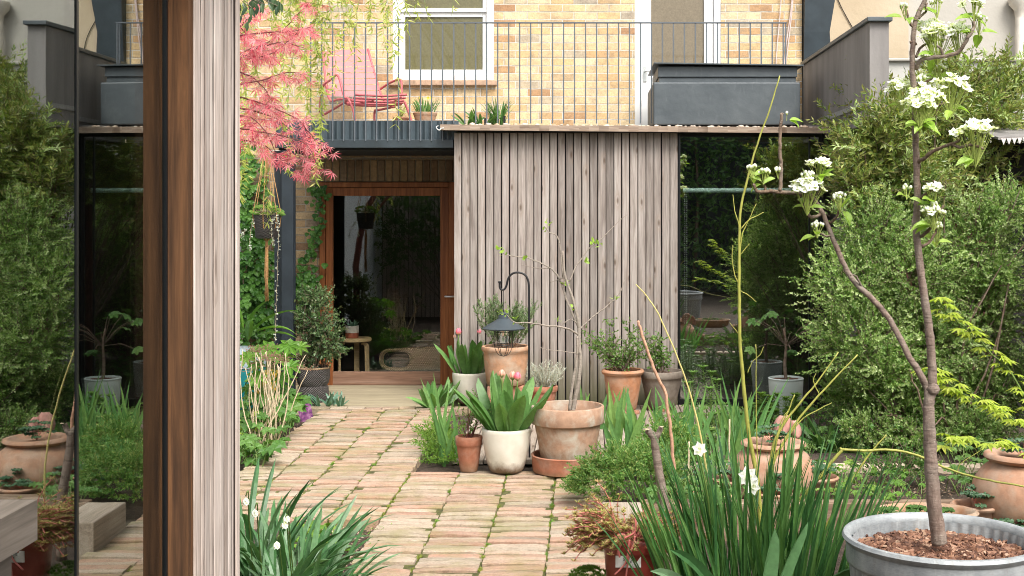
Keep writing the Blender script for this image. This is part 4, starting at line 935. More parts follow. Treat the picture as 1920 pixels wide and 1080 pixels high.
# ---- galvanised tub with the pear tree
YT = 4.72; tc = P(1766,1002,YT); rz = tc.z
t = thing('galvanised_tub', 'corrugated galvanised metal tub holding the blossoming pear tree in the right foreground', 'tub', (tc.x,YT,-.05))
def galv():
    m = M('galvanised_metal'); n1 = m.noise(9,6,.65); c = m.ramp(n1, [(.3,(.22,.24,.25)),(.55,(.36,.38,.385)),(.8,(.50,.52,.515))]); c = m.mix(m.ramp(m.noise(4,6,.8,m.co((3,3,.6))), [(.55,0),(.75,.55)]), c, (.22,.18,.13))
    vo = m.n('ShaderNodeTexVoronoi'); vo.inputs['Scale'].default_value = 38; c = m.mix(1, c, m.ramp(vo.outputs['Distance'], [(0,.88),(.7,1.1)]), 'MULTIPLY'); m.col(c); c = m.mix(m.ramp(m.noise(3,6,.75,m.co((6,6,1))), [(.56,0),(.7,.5)]), c, (.55,.56,.54)); m.col(c); m.set(Roughness=.55, Metallic=.25); m.bump(n1,.15,.01); return m.m
MAT['galv'] = galv()
RT = .348; q = MB()
fl = lambda a,i: (.010*(abs(math.sin(a*23))**1.5-.5) if i > 0 else 0)
zt = rz+.05
pr = [(.27,0),(.285,.02)]+[(.285+(RT-.014-.285)*(k/8), .03+(zt-.12)*(k/8)) for k in range(1,9)]
q.lathe((tc.x,YT,-.05), [(r,z) for r,z in pr[:-1]]+[(RT-.016,zt-.105)], 276, flute=fl, cap=False); q.build('body', MAT['galv'], t, smooth=180)
q = MB(); q.lathe((tc.x,YT,-.05),[(RT-.020,zt-.112),(RT-.003,zt-.104),(RT,zt-.094),(RT-.001,zt-.034),(RT+.006,zt-.028),(RT+.014,zt-.014),(RT+.008,zt-.002),(RT-.004,zt),(RT-.015,zt-.008),(RT-.019,zt-.03),(RT-.022,zt-.10)],120, cap=False); q.build('rim', MAT['galv'], t, smooth=50)
q = MB(); q.lathe((tc.x,YT,-.05),[(RT-.024,zt-.03),(RT-.035,zt-.16)],200, flute=lambda a,i: .004*math.sin(a*46), cap=False); q.build('inner_wall', MAT['galv'], t, smooth=180)
rng = random.Random(3); q = MB(); n=60; vs=[]; fs=[]; zs = rz-.085
for j in range(n+1):
    for i in range(n+1):
        x=(i/n-.5)*2; y=(j/n-.5)*2; k = 1 if abs(x)+abs(y)==0 else max(abs(x),abs(y))/math.hypot(x,y); x*=k; y*=k
        r=(RT-.03); vs.append((tc.x+x*r, YT+y*r, zs+.014*mnoise.noise(V((x*9,y*9,0)))+.010*mnoise.noise(V((x*33,y*33,5)))+.02*(1-x*x-y*y)))
for j in range(n):
    for i in range(n): a=j*(n+1)+i; fs.append((a,a+1,a+n+2,a+n+1))
q.add(vs,fs); q.build('compost', MAT['compost'], t, smooth=180)
q = MB()
for i in range(1500):
    a=rng.uniform(0,6.28); r=(RT-.035)*math.sqrt(rng.random()); c_=V((tc.x+r*math.cos(a),YT+r*math.sin(a),zs+.018)); d=rdir(rng,0,.3); s=rng.uniform(.006,.018); d2=d.orthogonal().normalized(); q.obox(c_, d*s, d2*s*.3, d.cross(d2)*s*.25)
bkM = M('bark_chip'); bkM.col(bkM.ramp(bkM.island(),[(0,(.07,.028,.016)),(.5,(.17,.075,.04)),(.85,(.28,.14,.08)),(1,(.40,.27,.18))])); o = q.build('bark_chips', bkM.m, t); o['kind'] = 'stuff'
# pear tree
pt = P(1760,1012,YT); t = thing('pear_tree', 'young pear tree with white blossom clusters growing from the galvanised tub', 'tree', tuple(pt))
trunk = [dict(p=[(1762,1020),(1757,985),(1750,930),(1745,860),(1742,800),(1741,760),(1746,735)], r=(.029,.019)),
         dict(p=[(1744,745),(1748,720),(1748,690),(1745,650),(1740,600),(1732,550),(1723,480),(1718,430),(1720,380),(1718,300),(1716,250),(1713,170),(1710,115),(1712,75),(1716,40),(1732,5),(1745,-25)], r=(.0175,.0075)),
         dict(p=[(1742,765),(1738,730),(1722,695),(1705,670),(1680,620),(1650,575),(1600,525),(1575,480),(1555,430),(1540,395),(1520,365)], r=(.0135,.008), y=[0,0,0,.02,.04,.06,.1,.13,.15,.17,.19])]
rng = random.Random(40); paths, _ = traced(t, YT, trunk, BK['pear'], rng, 'trunk', .004, n=12, sub=5)
kn = MB(); kn.lathe(P(1750,729,YT-.012),[(.001,-.026),(.014,-.018),(.020,0),(.014,.016),(.001,.022)],14,.5,2); kn.build('trunk_knot', BK['pear'], t, smooth=180)
br_ = [dict(p=[(1716,130),(1728,112),(1745,108),(1775,105),(1800,95),(1815,70),(1826,52),(1824,40)], r=(.009,.006), y=[0,-.02,-.04,-.06,-.08,-.1,-.1,-.1]),
       dict(p=[(1768,106),(1766,95),(1758,86)], r=(.006,.004), y=[-.05,-.06,-.07]),
       dict(p=[(1717,107),(1725,92),(1738,82)], r=(.006,.004), y=[.0,.02,.03]),
       dict(p=[(1716,158),(1730,156),(1745,150),(1752,145)], r=(.007,.004), y=[0,.02,.04,.05]),
       dict(p=[(1718,200),(1745,198),(1765,195),(1778,188)], r=(.006,.004), y=[0,.05,.08,.1]),
       dict(p=[(1720,305),(1735,295),(1760,278),(1785,270),(1800,262)], r=(.008,.005), y=[0,-.04,-.08,-.12,-.14]),
       dict(p=[(1785,270),(1800,276),(1815,272),(1835,275),(1842,280)], r=(.006,.005), y=[-.12,-.13,-.14,-.15,-.16]),
       dict(p=[(1722,372),(1740,362),(1750,350),(1752,338)], r=(.006,.004), y=[0,-.03,-.04,-.05]),
       dict(p=[(1724,445),(1738,435),(1750,420),(1762,400),(1768,385)], r=(.007,.004), y=[0,-.03,-.05,-.06,-.07]),
       dict(p=[(1728,462),(1742,455),(1752,440),(1758,425)], r=(.006,.004), y=[0,.02,.03,.04]),
       dict(p=[(1715,52),(1708,45),(1702,32),(1700,20)], r=(.006,.004)),
       dict(p=[(1722,35),(1735,22),(1738,5)], r=(.005,.004)),
       dict(p=[(1525,372),(1510,367),(1490,362),(1465,360),(1445,358),(1425,360),(1418,356),(1412,345)], r=(.009,.006), y=[.19,.19,.2,.2,.2,.2,.2,.2]),
       dict(p=[(1462,358),(1464,340),(1464,310),(1463,280),(1462,250),(1465,220),(1467,212)], r=(.008,.006), y=[.2]*7),
       dict(p=[(1436,358),(1434,350),(1432,342)], r=(.005,.004), y=[.2]*3),
       dict(p=[(1533,388),(1518,385),(1508,375),(1508,360)], r=(.006,.005), y=[.18,.16,.14,.12]),
       dict(p=[(1540,402),(1522,407),(1513,396),(1508,380)], r=(.007,.005), y=[.17,.15,.13,.12]),
       dict(p=[(1556,418),(1568,408),(1572,395)], r=(.005,.004), y=[.15,.12,.1]),
       dict(p=[(1560,440),(1548,442),(1538,438)], r=(.004,.003), y=[.15,.13,.12]),
       dict(p=[(1532,365),(1540,350),(1536,338)], r=(.005,.004), y=[.19,.17,.16]),
       dict(p=[(1620,545),(1605,518),(1595,516)], r=(.004,.003), y=[.09,.07,.06]),
       dict(p=[(1716,85),(1712,78),(1706,80)], r=(.008,.006))]
traced(t, YT, br_, BK['twig'], rng, 'side_branch', .006, n=7, each=True)
ml, mp, mg = MB(), MB(), MB()
def blossom(px, py, Y, w, n, closed=False, leaves=4, top=0):
    c_ = P(px,py,Y); s = Y/F; W_ = w*s
    foot = c_+V((0,0,-W_*.75-.015)); n = int(n*1.7)
    for i in range(n):
        a = rng.uniform(0,6.28); r = math.sqrt(rng.random())*W_*.55; e = c_+V((r*math.cos(a), r*math.sin(a)*.7, W_*.30*(1-(r/W_/.55)**2)+rng.uniform(-.4,.25)*W_*.35))
        mg.tube([foot, foot.lerp(e,.55)+V((0,0,-.004)), e], .0011, 4, False)
        up = (e-foot).normalized(); mg.lathe(e,[(.001,-.006),(.004,-.003),(.003,.002)],5)
        if closed:
            mp.lathe(e,[(.001,-.002),(.0055,.003),(.005,.009),(.001,.012)],6)
        else:
            R_ = rng.uniform(.014,.019); up = (up+rdir(rng)*.45+V((0,-.35,0))).normalized()
            u = up.orthogonal().normalized(); v = up.cross(u); ph = rng.uniform(0,1.2)
            for k in range(5):
                a2 = k*2*math.pi/5+ph; dd = (u*math.cos(a2)+v*math.sin(a2)+up*rng.uniform(.25,.75)).normalized(); mp.leaf6(e, dd, up, R_*1.15, R_*1.05, -.25)
            for k in range(4): mg.tube([e, e+(up+rdir(rng)*.5).normalized()*.007], .0005, 3, False)
    for i in range(leaves):
        a = rng.uniform(0,6.28); dd = V((math.cos(a), math.sin(a)*.6, rng.uniform(-.5,.7))).normalized(); L = rng.uniform(.045,.075)
        st_ = foot+V((0,0,W_*.25)); ml.blade(st_+dd*.012, dd, L, L*.5, rng.uniform(.2,1.1), 6, 'leaf', .25, side=dd.cross(V((0,-.5,.9))))
BL = [(1783,100,100,0,22),(1740,85,0,0,0),(1762,112,0,0,0)]
for px,py,w,n,cl,dy,lv in ((1745,52,46,16,0,.03,2),(1757,68,62,22,0,-.02,3),(1797,62,52,16,0,-.05,2),(1836,38,30,8,1,-.1,4),(1826,8,40,12,0,-.1,5),(1757,5,30,8,1,.0,2),(1698,15,22,6,1,0,3),
    (1734,165,56,18,0,.1,1),(1782,164,66,22,0,-.06,3),(1732,186,72,26,0,-.08,2),(1725,202,52,16,0,-.1,6),(1758,128,30,10,1,.04,3),(1690,165,50,16,0,.06,3),
    (1829,250,76,28,0,-.14,4),(1752,356,36,9,0,-.05,3),(1750,396,40,12,1,-.07,2),(1748,400,30,8,0,-.07,2),(1756,430,34,10,1,.04,3),(1700,355,16,4,1,-.04,3),(1730,150,20,6,1,0,2),
    (1411,317,18,6,1,.2,3),(1432,325,22,8,1,.2,2),(1459,320,12,3,1,.2,1),(1536,308,38,13,0,.15,4),(1516,330,24,9,1,.12,2),(1513,352,60,20,0,.12,4),(1576,372,28,9,1,.1,3),(1532,425,20,7,1,.12,3),(1475,215,6,1,1,.2,2)):
    blossom(px,py,YT+dy,w,n,cl,lv)
mp.build('blossom', LM['petal'], t); mg.build('flower_stalks', plain('pale_green_stalk',(.36,.44,.10),.6), t, smooth=180); ml.build('leaves', LM['pear'], t)

# ---- timber sleepers and edging of the right bed
s1 = thing('timber_sleeper', 'long brown timber sleeper edging the right bed', 'sleeper', (1.3,7.03,0)); q = MB(); q.bbox((.30,6.98,-.06),(2.9,7.08,.15),.004); q.build('board', MAT['sleeper'], s1)
s2 = thing('timber_sleeper', 'short pale sleeper end beside the brick path behind the sedum pot', 'sleeper', (.2,6.7,0)); q = MB(); q.bbox((.085,6.54,-.06),(.296,7.0,.152),.004); q.build('board', MAT['sleeper_y'], s2)
s3 = thing('stone_edging', 'low pale stone edging crossing the back of the right bed', 'edging', (1.4,8.3,0)); 
for i in range(9):
    q = MB(); x = .55+i*.26; q.bbox((x,8.22+random.Random(i).uniform(-.01,.01),.0),(x+.25,8.34,.10),.01); q.build('stone', plain('edging_stone',(.50,.40,.30),.9,0,.2,20,.3) if i==0 else bpy.data.materials['edging_stone'], s3)
# ================================================================ more planting
def plant(name, label, cat, loc, group=None): return thing(name, label, cat, loc, group)
# narcissus clump, right foreground
t = plant('daffodil_clump', 'large clump of dark green narcissus leaves with two white flowers in front of the tub', 'plant', (.68,5.3,-.05)); rng = random.Random(51); ml = MB(); ms = MB()
for (px,n,L,ln) in ((1305,24,.74,-.20),(1330,58,.82,-.14),(1395,76,.90,-.02),(1460,66,.90,.04),(1520,56,.80,.12),(1560,34,.66,.22)):
    c_ = P(px,1190,5.3); blades(rng, ml, (c_.x,5.3+rng.uniform(-.1,.1),-.05), n, L, .0165, .19, (.05,.45), 'strap', .11, 6, .2, lean=(ln,0), Lv=.35)
for a,b,c_ in ((-.75,-.1,.75),(-.5,0,.9),(.25,-.1,1)): 
    pass
for (px,py) in ((1312,845),(1402,885)):
    h = P(px,py,5.25); b_ = V((h.x+.06,5.3,-.05)); ms.tube(smoothpath([b_,b_.lerp(h,.6)+V((.02,0,.05)),h+V((-.01,.01,.02)),h],5),.004,6)
for (px,py,sz,dirx) in ((1312,842,.030,-.2),(1402,893,.040,.1),(1410,912,.034,.3)):
    fl_ = MB()
    h = P(px,py,5.22); up = V((dirx,-.8,.1)).normalized(); u = up.orthogonal().normalized(); v = up.cross(u)
    for k in range(6): a=k*math.pi/3; fl_.leaf6(h, (u*math.cos(a)+v*math.sin(a)+up*.25).normalized(), up, sz*1.1, sz*.8, .25)
    fl_.tube([h,h+up*sz*.5],[sz*.22,sz*.30],10,False); fl_.build('flower', LM['petal'], t)
finish(t, ms, ml, BK['green'], LM['narc'])
# broad leaves at very bottom right centre
t = plant('tulip_leaf_clump', 'few broad blue green tulip leaves at the bottom edge in front of the narcissus', 'plant', (.70,4.95,-.05)); ml = MB(); rng = random.Random(52)
for (px,py,L,W,d,dr) in ((1425,1160,.36,.075,(.05,0,1),.2),(1440,1165,.42,.06,(.25,0,1),.35),(1320,1165,.30,.05,(-.35,0,1),1.2),(1360,1170,.4,.05,(-.25,-.1,1),.9),(1500,1160,.4,.05,(.4,-.1,1),1.2)):
    c_ = P(px,py,4.95); ml.blade(c_, d, L, W, dr, 9, 'tulip', .45, side=(.9,.5,0), wave=.02, rng=rng)
ml.build('leaves', LM['leuco'], t)
# white snowflake clump, left foreground
t = plant('snowflake_clump', 'clump of strap leaves with nodding white bell flowers in the left foreground', 'plant', (-1.35,5.7,-.05)); rng = random.Random(53); ml = MB(); ms = MB()
for (px,Y,n,L,W,ln,dr) in ((470,5.9,40,.66,.032,-.05,(.3,1.5)),(540,5.7,44,.58,.034,.1,(.4,1.6)),(572,5.6,40,.48,.030,.14,(.3,1.4)),(500,5.4,26,.46,.04,.1,(.8,1.9))):
    c_ = P(px,1165,Y); blades(rng, ml, (c_.x,Y,-.05), n, L, W, .38, dr, 'strap', .12, 8, .25, lean=(ln,0), Lv=.3)
fl_ = MB()
for (px,py) in ((478,962),(537,972),(534,984),(519,1022),(461,940)):
    h = P(px,py-6,5.25); b_ = P(px+20,1150,5.6); ms.tube(smoothpath([b_,b_.lerp(h,.7)+V((0,0,.05)),h+V((.01,0,.025)),h+V((0,0,.008))],5),.0028,5)
    for k in range(6):
        a=k*math.pi/3; o=V((math.cos(a),math.sin(a),0)); fl_.leaf6(h+V((0,0,.004)), (o*.55-Z).normalized(), o, .036, .028, -.3)
fl_.build('flowers', LM['petal'], t); finish(t, ms, ml, BK['green'], LM['leuco'])
# light green basal leaves near snowflakes
t = plant('primrose_plant', 'low plant with rounded light green leaves between the snowflake clump and the bricks', 'plant', tuple(G(625,1000,-.05))); ml = MB(); rng = random.Random(54)
for i in range(26):
    a = rng.uniform(0,6.28); c_ = G(620+rng.uniform(-50,25),1010+rng.uniform(-25,35),-.05); ml.blade(c_, V((math.cos(a),math.sin(a),.9)), rng.uniform(.10,.17), .06, rng.uniform(.7,1.6), 6, 'leaf', .2, wave=.05, rng=rng)
ml.build('leaves', LM['weed'], t)

# irises
def iris(label, pxs, Y, n, L, W, seed, mat='iris', lean=0, base=.06, z=0):
    rng = random.Random(seed); c0 = P(pxs[0],800,Y); t = plant('iris_clump', label, 'plant', (c0.x,Y,z)); ml = MB()
    for px in pxs:
        c_ = P(px,800,Y)
        for i in range(n):
            a = rng.choice((-1,1))*rng.uniform(.02,.35)+lean; ml.blade((c_.x+rng.uniform(-base,base),Y+rng.uniform(-.06,.06),z-.04), V((a,rng.uniform(-.12,.12),1)), L*rng.uniform(.6,1.08), W*rng.uniform(.75,1.1), rng.uniform(0,.28), 7, 'sword', .12, side=V((1,rng.uniform(-.35,.35),0)))
    ml.build('leaves', LM[mat], t)
iris('fan of tall sword shaped iris leaves right of the big fig pot', (1160,1178,1192), 8.6, 5, .62, .075, 61)
iris('small iris leaves sticking up behind the rim of the big fig pot', (1085,1110,1138,1152), 10.2, 3, .42, .06, 62)
iris('dense stand of tall iris leaves in front of the grey clay pot', (1255,1275,1292,1308), 8.6, 8, .62, .045, 63)
iris('slim stand of iris leaves in front of the dark window', (1365,1378,1392,1400), 8.8, 7, .68, .038, 64)
iris('short iris leaves in the middle of the right bed', (1325,1340,1352), 8.2, 4, .42, .034, 65)
iris('strap leaves growing at the path corner left of the small terracotta pot', (822,834,846), 8.95, 3, .62, .035, 66, 'tulip')
# tulip leaf clumps without pot
def tclump(name, label, px, Y, n, L, W, seed, z=0, mat='tulip', spread=.8, base=.08, dr=(.2,1.2)):
    rng = random.Random(seed); c0 = P(px,800,Y); t = plant(name, label, 'plant', (c0.x,Y,z)); ml = MB()
    blades(rng, ml, (c0.x,Y,z-.01), n, L, W, spread, dr, 'tulip', base, 8, .45, wave=.03, Lv=.35); ml.build('leaves', LM[mat], t)
tclump('tulip_leaf_clump', 'broad dark green tulip leaves on the bricks left of the rear cream pot', 815, 11.3, 20, .30, .065, 71)
tclump('tulip_leaf_clump', 'small blue green pointed leaves at the back left corner of the brick path', 605, 11.40, 16, .17, .034, 72, mat='blue')
tclump('tulip_leaf_clump', 'small blue green pointed leaves beside the woven pot', 632, 11.42, 12, .15, .032, 73, mat='blue')
tclump('tulip_leaf_clump', 'broad green leaves under the small leaved shrub behind the left strawberry urn', 1560, 9.2, 22, .34, .055, 74, mat='tulip')
# feathery mound
t = plant('feathery_herb', 'bushy bright green feathery herb spilling over the bricks at the bed corner', 'plant', (.25,7.4,0)); rng = random.Random(75)
ms, ml = MB(), MB()
for i in range(520):
    k = rng.random(); px = 1085+rng.random()*185; c_ = P(px,885,7.6); v = rdir(rng,.2); top = .34 if px > 1110 else .22
    p = V((P(1180,800,7.6).x+v.x*.32, 7.6+v.y*.26, .10+abs(v.z)*.20)); d=(V((v.x,v.y,.4+v.z))).normalized()
    stuffed(rng, ms if i%3==0 else None, ml, p-d*.06, d, rng.uniform(.09,.16), 24, .032, .0105, .0015, .06, pitch=.8)
for i in range(170):
    v = rdir(rng,.2); p = V((P(1255,800,7.9).x+v.x*.18, 8.0+v.y*.15, .18+abs(v.z)*.22)); d=(V((v.x,v.y,.6+v.z))).normalized()
    stuffed(rng, ms if i%3==0 else None, ml, p-d*.06, d, rng.uniform(.09,.16), 24, .032, .0105, .0015, .04, pitch=.8)
finish(t, ms, ml, BK['green'], LM['santo'])
# whorled euphorbia in front of the window
def euph(label, spots, seed, mat='euph', leafL=.055):
    rng = random.Random(seed); c0 = spots[0]; t = plant('spurge', label, 'plant', (P(c0[0],0,c0[2]).x,c0[2],0)); ms, ml = MB(), MB()
    for (px,top,Y) in spots:
        e = P(px,top,Y); b_ = V((e.x+rng.uniform(-.03,.03),Y,0)); pts = smoothpath([b_,b_.lerp(e,.5)+rdir(rng)*.02,e],4); ms.tube(pts,.004,5)
        for i in range(60):
            u = .35+.65*(i/60); q_ = b_.lerp(e,u); a = i*2.4; ml.leaf(q_, V((math.cos(a),math.sin(a),.25+.6*(u>.93))), Z, leafL*rng.uniform(.7,1.1), .018, .2)
        for k in range(18): a=k*2.4; ml.leaf(e, V((math.cos(a),math.sin(a),.5)), Z, leafL*1.1, .014, .2)
    finish(t, ms, ml, BK['green'], LM[mat])
euph('tall leafy spurge stems with whorled leaves against the dark window, left side', [(1300,700,10.6),(1318,690,10.5),(1335,700,10.4),(1345,715,10.3),(1290,720,10.4),(1330,730,10.1)], 81)
rs = random.Random(82)
euph('low pale green leafy stems filling the bed left of the white pot', [(1350+rs.uniform(0,90),755+rs.uniform(0,60),rs.uniform(9.4,10.3)) for _ in range(26)], 83, 'rose', .045)
euph('leafy stems in front of the white fig pot', [(1425+rs.uniform(0,75),735+rs.uniform(0,45),rs.uniform(9.6,10.4)) for _ in range(20)], 84, 'weed', .05)
euph('pale leafy stems between the iris stands', [(1310+rs.uniform(0,60),775+rs.uniform(0,60),rs.uniform(8.8,9.6)) for _ in range(18)], 85, 'santo', .035)

# big shrubs on the right
def bigshrub(name, label, base, blobs, ntw, L, nl, lL, lW, mat, seed, **kw):
    t = plant(name, label, 'shrub', base); shrub(random.Random(seed), t, blobs, ntw, L, nl, lL, lW, LM[mat], BK['twig'], base, **kw)
def B(px,py,Y,rx,ry,rz): # ellipsoid, radii in photo pixels at that distance
    s=Y/F; return (P(px,py,Y),(rx*s,ry,rz*s))
bigshrub('evergreen_shrub', 'tall olive green shrub with long narrow leaves against the white wall', (2.9,10.6,-.05),
    [B(1700,215,10.6,130,.5,70),B(1830,215,10.7,110,.5,85),B(1640,300,10.4,90,.45,85),B(1760,330,10.5,120,.5,90),B(1890,320,10.9,60,.4,60),B(1640,270,9.45,75,.3,60),B(1700,330,9.5,90,.3,60),B(1610,340,9.4,60,.25,50),B(1680,220,9.45,60,.25,45),B(1790,140,10.9,70,.3,40),B(1890,150,10.9,55,.3,50)], 2500, .26, 17, .075, .023, 'privet', 91, limbs=5, droop=.05, tips=.12)
bigshrub('box_leaved_shrub', 'large bushy shrub of small fresh green leaves covering the right side', (2.35,9.4,-.05),
    [B(1640,440,9.3,95,.4,80),B(1590,530,9.2,80,.4,75),B(1700,520,9.4,120,.5,110),B(1610,640,9.1,100,.4,85),B(1740,640,9.3,130,.5,90),B(1820,470,9.5,90,.45,100),B(1700,360,9.6,90,.4,60),B(1880,390,9.4,60,.35,55),B(1850,600,9.4,80,.4,90)], 5200, .17, 20, .029, .018, 'shrub', 92, limbs=6, inner=.3, tips=.38)
bigshrub('box_leaved_shrub', 'darker low part shrub behind the strawberry urns on the right', (2.5,9.0,-.05),
    [B(1680,740,9.2,110,.35,60),B(1800,740,9.2,110,.35,70),B(1590,740,9.5,60,.3,50),B(1890,720,9.2,60,.3,60),B(1870,520,9.2,45,.25,50),B(1620,800,8.9,60,.3,32),B(1720,810,8.8,80,.3,30),B(1830,800,8.8,80,.3,34),B(1660,690,8.95,60,.25,50)], 2700, .15, 18, .030, .019, 'shrub', 93, limbs=4, tips=.15)
# small box plants in bed
bigshrub('small_box_plant', 'small dark green seedling bush in the bare soil behind the long sleeper', tuple(G(1660,920,.06)), [(G(1660,912,.1)+V((0,0,.12)),(.17,.15,.11)),(G(1700,905,.1)+V((0,0,.12)),(.14,.12,.12))], 110, .10, 14, .022, .013, 'ivy', 94, limbs=4, limbr=.003)
bigshrub('small_box_plant', 'small green seedling bush right of the pear trunk in the bed', tuple(G(1712,890,.06)), [(G(1735,905,.1)+V((0,0,.10)),(.10,.10,.09))], 60, .08, 14, .022, .013, 'shrub', 95, limbs=3, limbr=.003)
# lime acer twigs at the far right
t = plant('lime_acer', 'acer branch with lime green lobed leaves arching in front of the right shrubs', 'tree', (2.15,5.9,-.05)); rng = random.Random(96)
YA = 6.0
lines = [dict(p=[(1990,850),(1960,800),(1925,750),(1890,690),(1860,665),(1835,635),(1815,620),(1790,598),(1770,580),(1757,560)], r=(.006,.0015)),
         dict(p=[(1960,800),(1930,790),(1905,790),(1880,770),(1840,755),(1800,735),(1780,720),(1760,705),(1735,690)], r=(.004,.0015), y=[0,-.1,-.2,-.25,-.3,-.3,-.3,-.3,-.3]),
         dict(p=[(1990,1100),(2000,1000),(1990,850)], r=(.012,.006)), dict(p=[(1990,870),(1960,860),(1900,835),(1850,830),(1790,820),(1765,825)], r=(.004,.0015), y=[0,-.4,-.5,-.55,-.6,-.6])]
paths,_ = traced(t, YA, lines, BK['green'], rng, 'branches', .003)
ml = MB()
for pth in (paths[0],paths[1],paths[3]):
    for i,p in enumerate(pth[2:]):
        for k in range(2 if i%2 else 1):
            d = V((rng.uniform(-1,1), rng.uniform(-.8,.4), rng.uniform(-.1,.35))).normalized(); e = p+d*.03; ml.palm(e, V((d.x,d.y,-.1)), V((0,-.15,1)), rng.uniform(.045,.07), 7, 220, .3, rng, .18)
ml.build('leaves', LM['acer'], t)

# ---- strawberry urns
def urn(label, px, py, Y, r, h, z, seed, pockets, rs=1.0):
    c_ = P(px,py,Y); c_ = V((c_.x,Y,z)); t = thing('strawberry_urn', label, 'planter', tuple(c_)); rng = random.Random(seed)
    q = MB(); pr = [(r*.5,0),(r*.62,.02),(r*.85,h*.2),(r*.98,h*.38),(r,h*.52),(r*.95,h*.66),(r*.80,h*.80),(r*.66,h*.87),(r*.62,h*.90),(r*.70,h*.915),(r*.76,h*.95),(r*.74,h*.985),(r*.66,h),(r*.58,h*.98),(r*.5,h*.93),(.001,h*.93)]
    q.lathe(c_, pr, 44, .015, seed); q.build('jar', T['urn'], t, smooth=60)
    for a, hz in pockets:
        o = V((math.cos(a),math.sin(a),0)); pc = c_+o*r*1.02+V((0,0,h*hz)); q = MB(); R_ = r*.46
        q.lathe(pc, [(.002,-R_*1.15),(R_*.45,-R_*.85),(R_*.82,-R_*.35),(R_*.92,0),(R_*1.05,.008),(R_*1.07,.02),(R_*.98,.028),(R_*.86,.016),(R_*.8,-.01),(.001,-.012)], 26, .03, a); q.build('pocket', T['urn'], t, smooth=60)
    ms, ml = MB(), MB()
    tops = [c_+V((0,0,h*.95))]+[c_+V((math.cos(a),math.sin(a),0))*r*1.0+V((0,0,h*hz+.01)) for a,hz in pockets]
    for tp in tops:
        for i in range(13):
            d = V((rng.uniform(-1,1),rng.uniform(-1,.6),rng.uniform(.3,1.2))).normalized(); e = tp+d*rng.uniform(.06,.12); ms.tube([tp,tp.lerp(e,.6)+Z*.015,e],.0016,4,False)
            for a in (-1.9,0,1.9):
                dd = Quaternion(Z,a)@V((d.x,d.y,0)).normalized(); ml.fan(e, dd+Z*-.15, V((0,-.25,1)), rng.uniform(.026,.040), 5, .14, 290, .25, rng)
    finish(t, ms, ml, BK['sedred'], LM['straw'])
    return t
urn('salmon terracotta strawberry urn with side pockets behind the narcissus clump', 1450, 900, 7.45, .250, .375, .03, 5, [(-.25,.42),(-1.7,.30),(3.5,.40)])
urn('larger salmon strawberry urn with pockets at the right edge behind the tub', 1918, 900, 6.6, .26, .45, .05, 6, [(3.35,.38),(-2.2,.02+.12),(-1.2,.2)])
for k,(px,py,Y,r,lab) in enumerate(((1340,940,7.25,.10,'shallow terracotta dish tipped among the narcissus leaves'),(1735,960,6.2,.15,'low oval terracotta dish of strawberry leaves just behind the galvanised tub'))):
    c_ = P(px,py,Y); t = thing('terracotta_dish', lab, 'dish', (c_.x,Y,max(.1,c_.z-.04))); z0=max(.1,c_.z-.04); q = MB(); q.lathe((c_.x,Y,z0-.06),[(r*.7,0),(r*.95,.03),(r,.08),(r+.012,.10),(r,.112),(r-.015,.10),(r-.02,.07),(.001,.065)],30,.03,k,sx=1.6 if k else 1.2); q.build('dish', T['tan'], t, smooth=50)
    ml = MB(); ms = MB(); rng = random.Random(k)
    for i in range(34):
        d = V((rng.uniform(-1,1),rng.uniform(-1,1),rng.uniform(.2,1))).normalized(); e = V((c_.x-.05+d.x*r*1.5,Y+d.y*.08,z0+.01+d.z*.06)); ms.tube([V((c_.x,Y,z0)),e],.0015,4,False)
        for a in (-1.9,0,1.9): ml.fan(e, Quaternion(Z,a)@V((d.x,d.y,0)).normalized(), V((0,-.2,1)), .032, 5, .15, 290, .2, rng)
    finish(t, ms, ml, BK['green'], LM['geran'])
# bits of broken pink terracotta and leaf
t = thing('broken_pot_shards', 'pinkish curved broken terracotta shards behind the left strawberry urn', 'shards', (1.2,8.0,.08)); q = MB()
for (px,py,w,h,rot) in ((1468,800,34,40,.5),(1492,806,24,34,-.6)):
    c_ = P(px,py,7.75); s=7.75/F; vs=[];fs=[]; n=7
    for j in range(n):
        for i in range(n):
            u=(i/(n-1)-.5)*2; v=(j/(n-1)-.5)*2; k = math.sqrt(max(0,1-v*v*.8)); vs.append(c_+V((u*k*w*.5*s+rot*v*.02, .03*u*u, v*h*.5*s)))
    for j in range(n-1):
        for i in range(n-1): a=j*n+i; fs.append((a,a+1,a+n+1,a+n))
    q.add(vs,fs)
o = q.build('shard', plain('pink_shard',(.52,.27,.22),.8,0,.25,30), t, smooth=180); sm=o.modifiers.new('solid','SOLIDIFY'); sm.thickness=.008

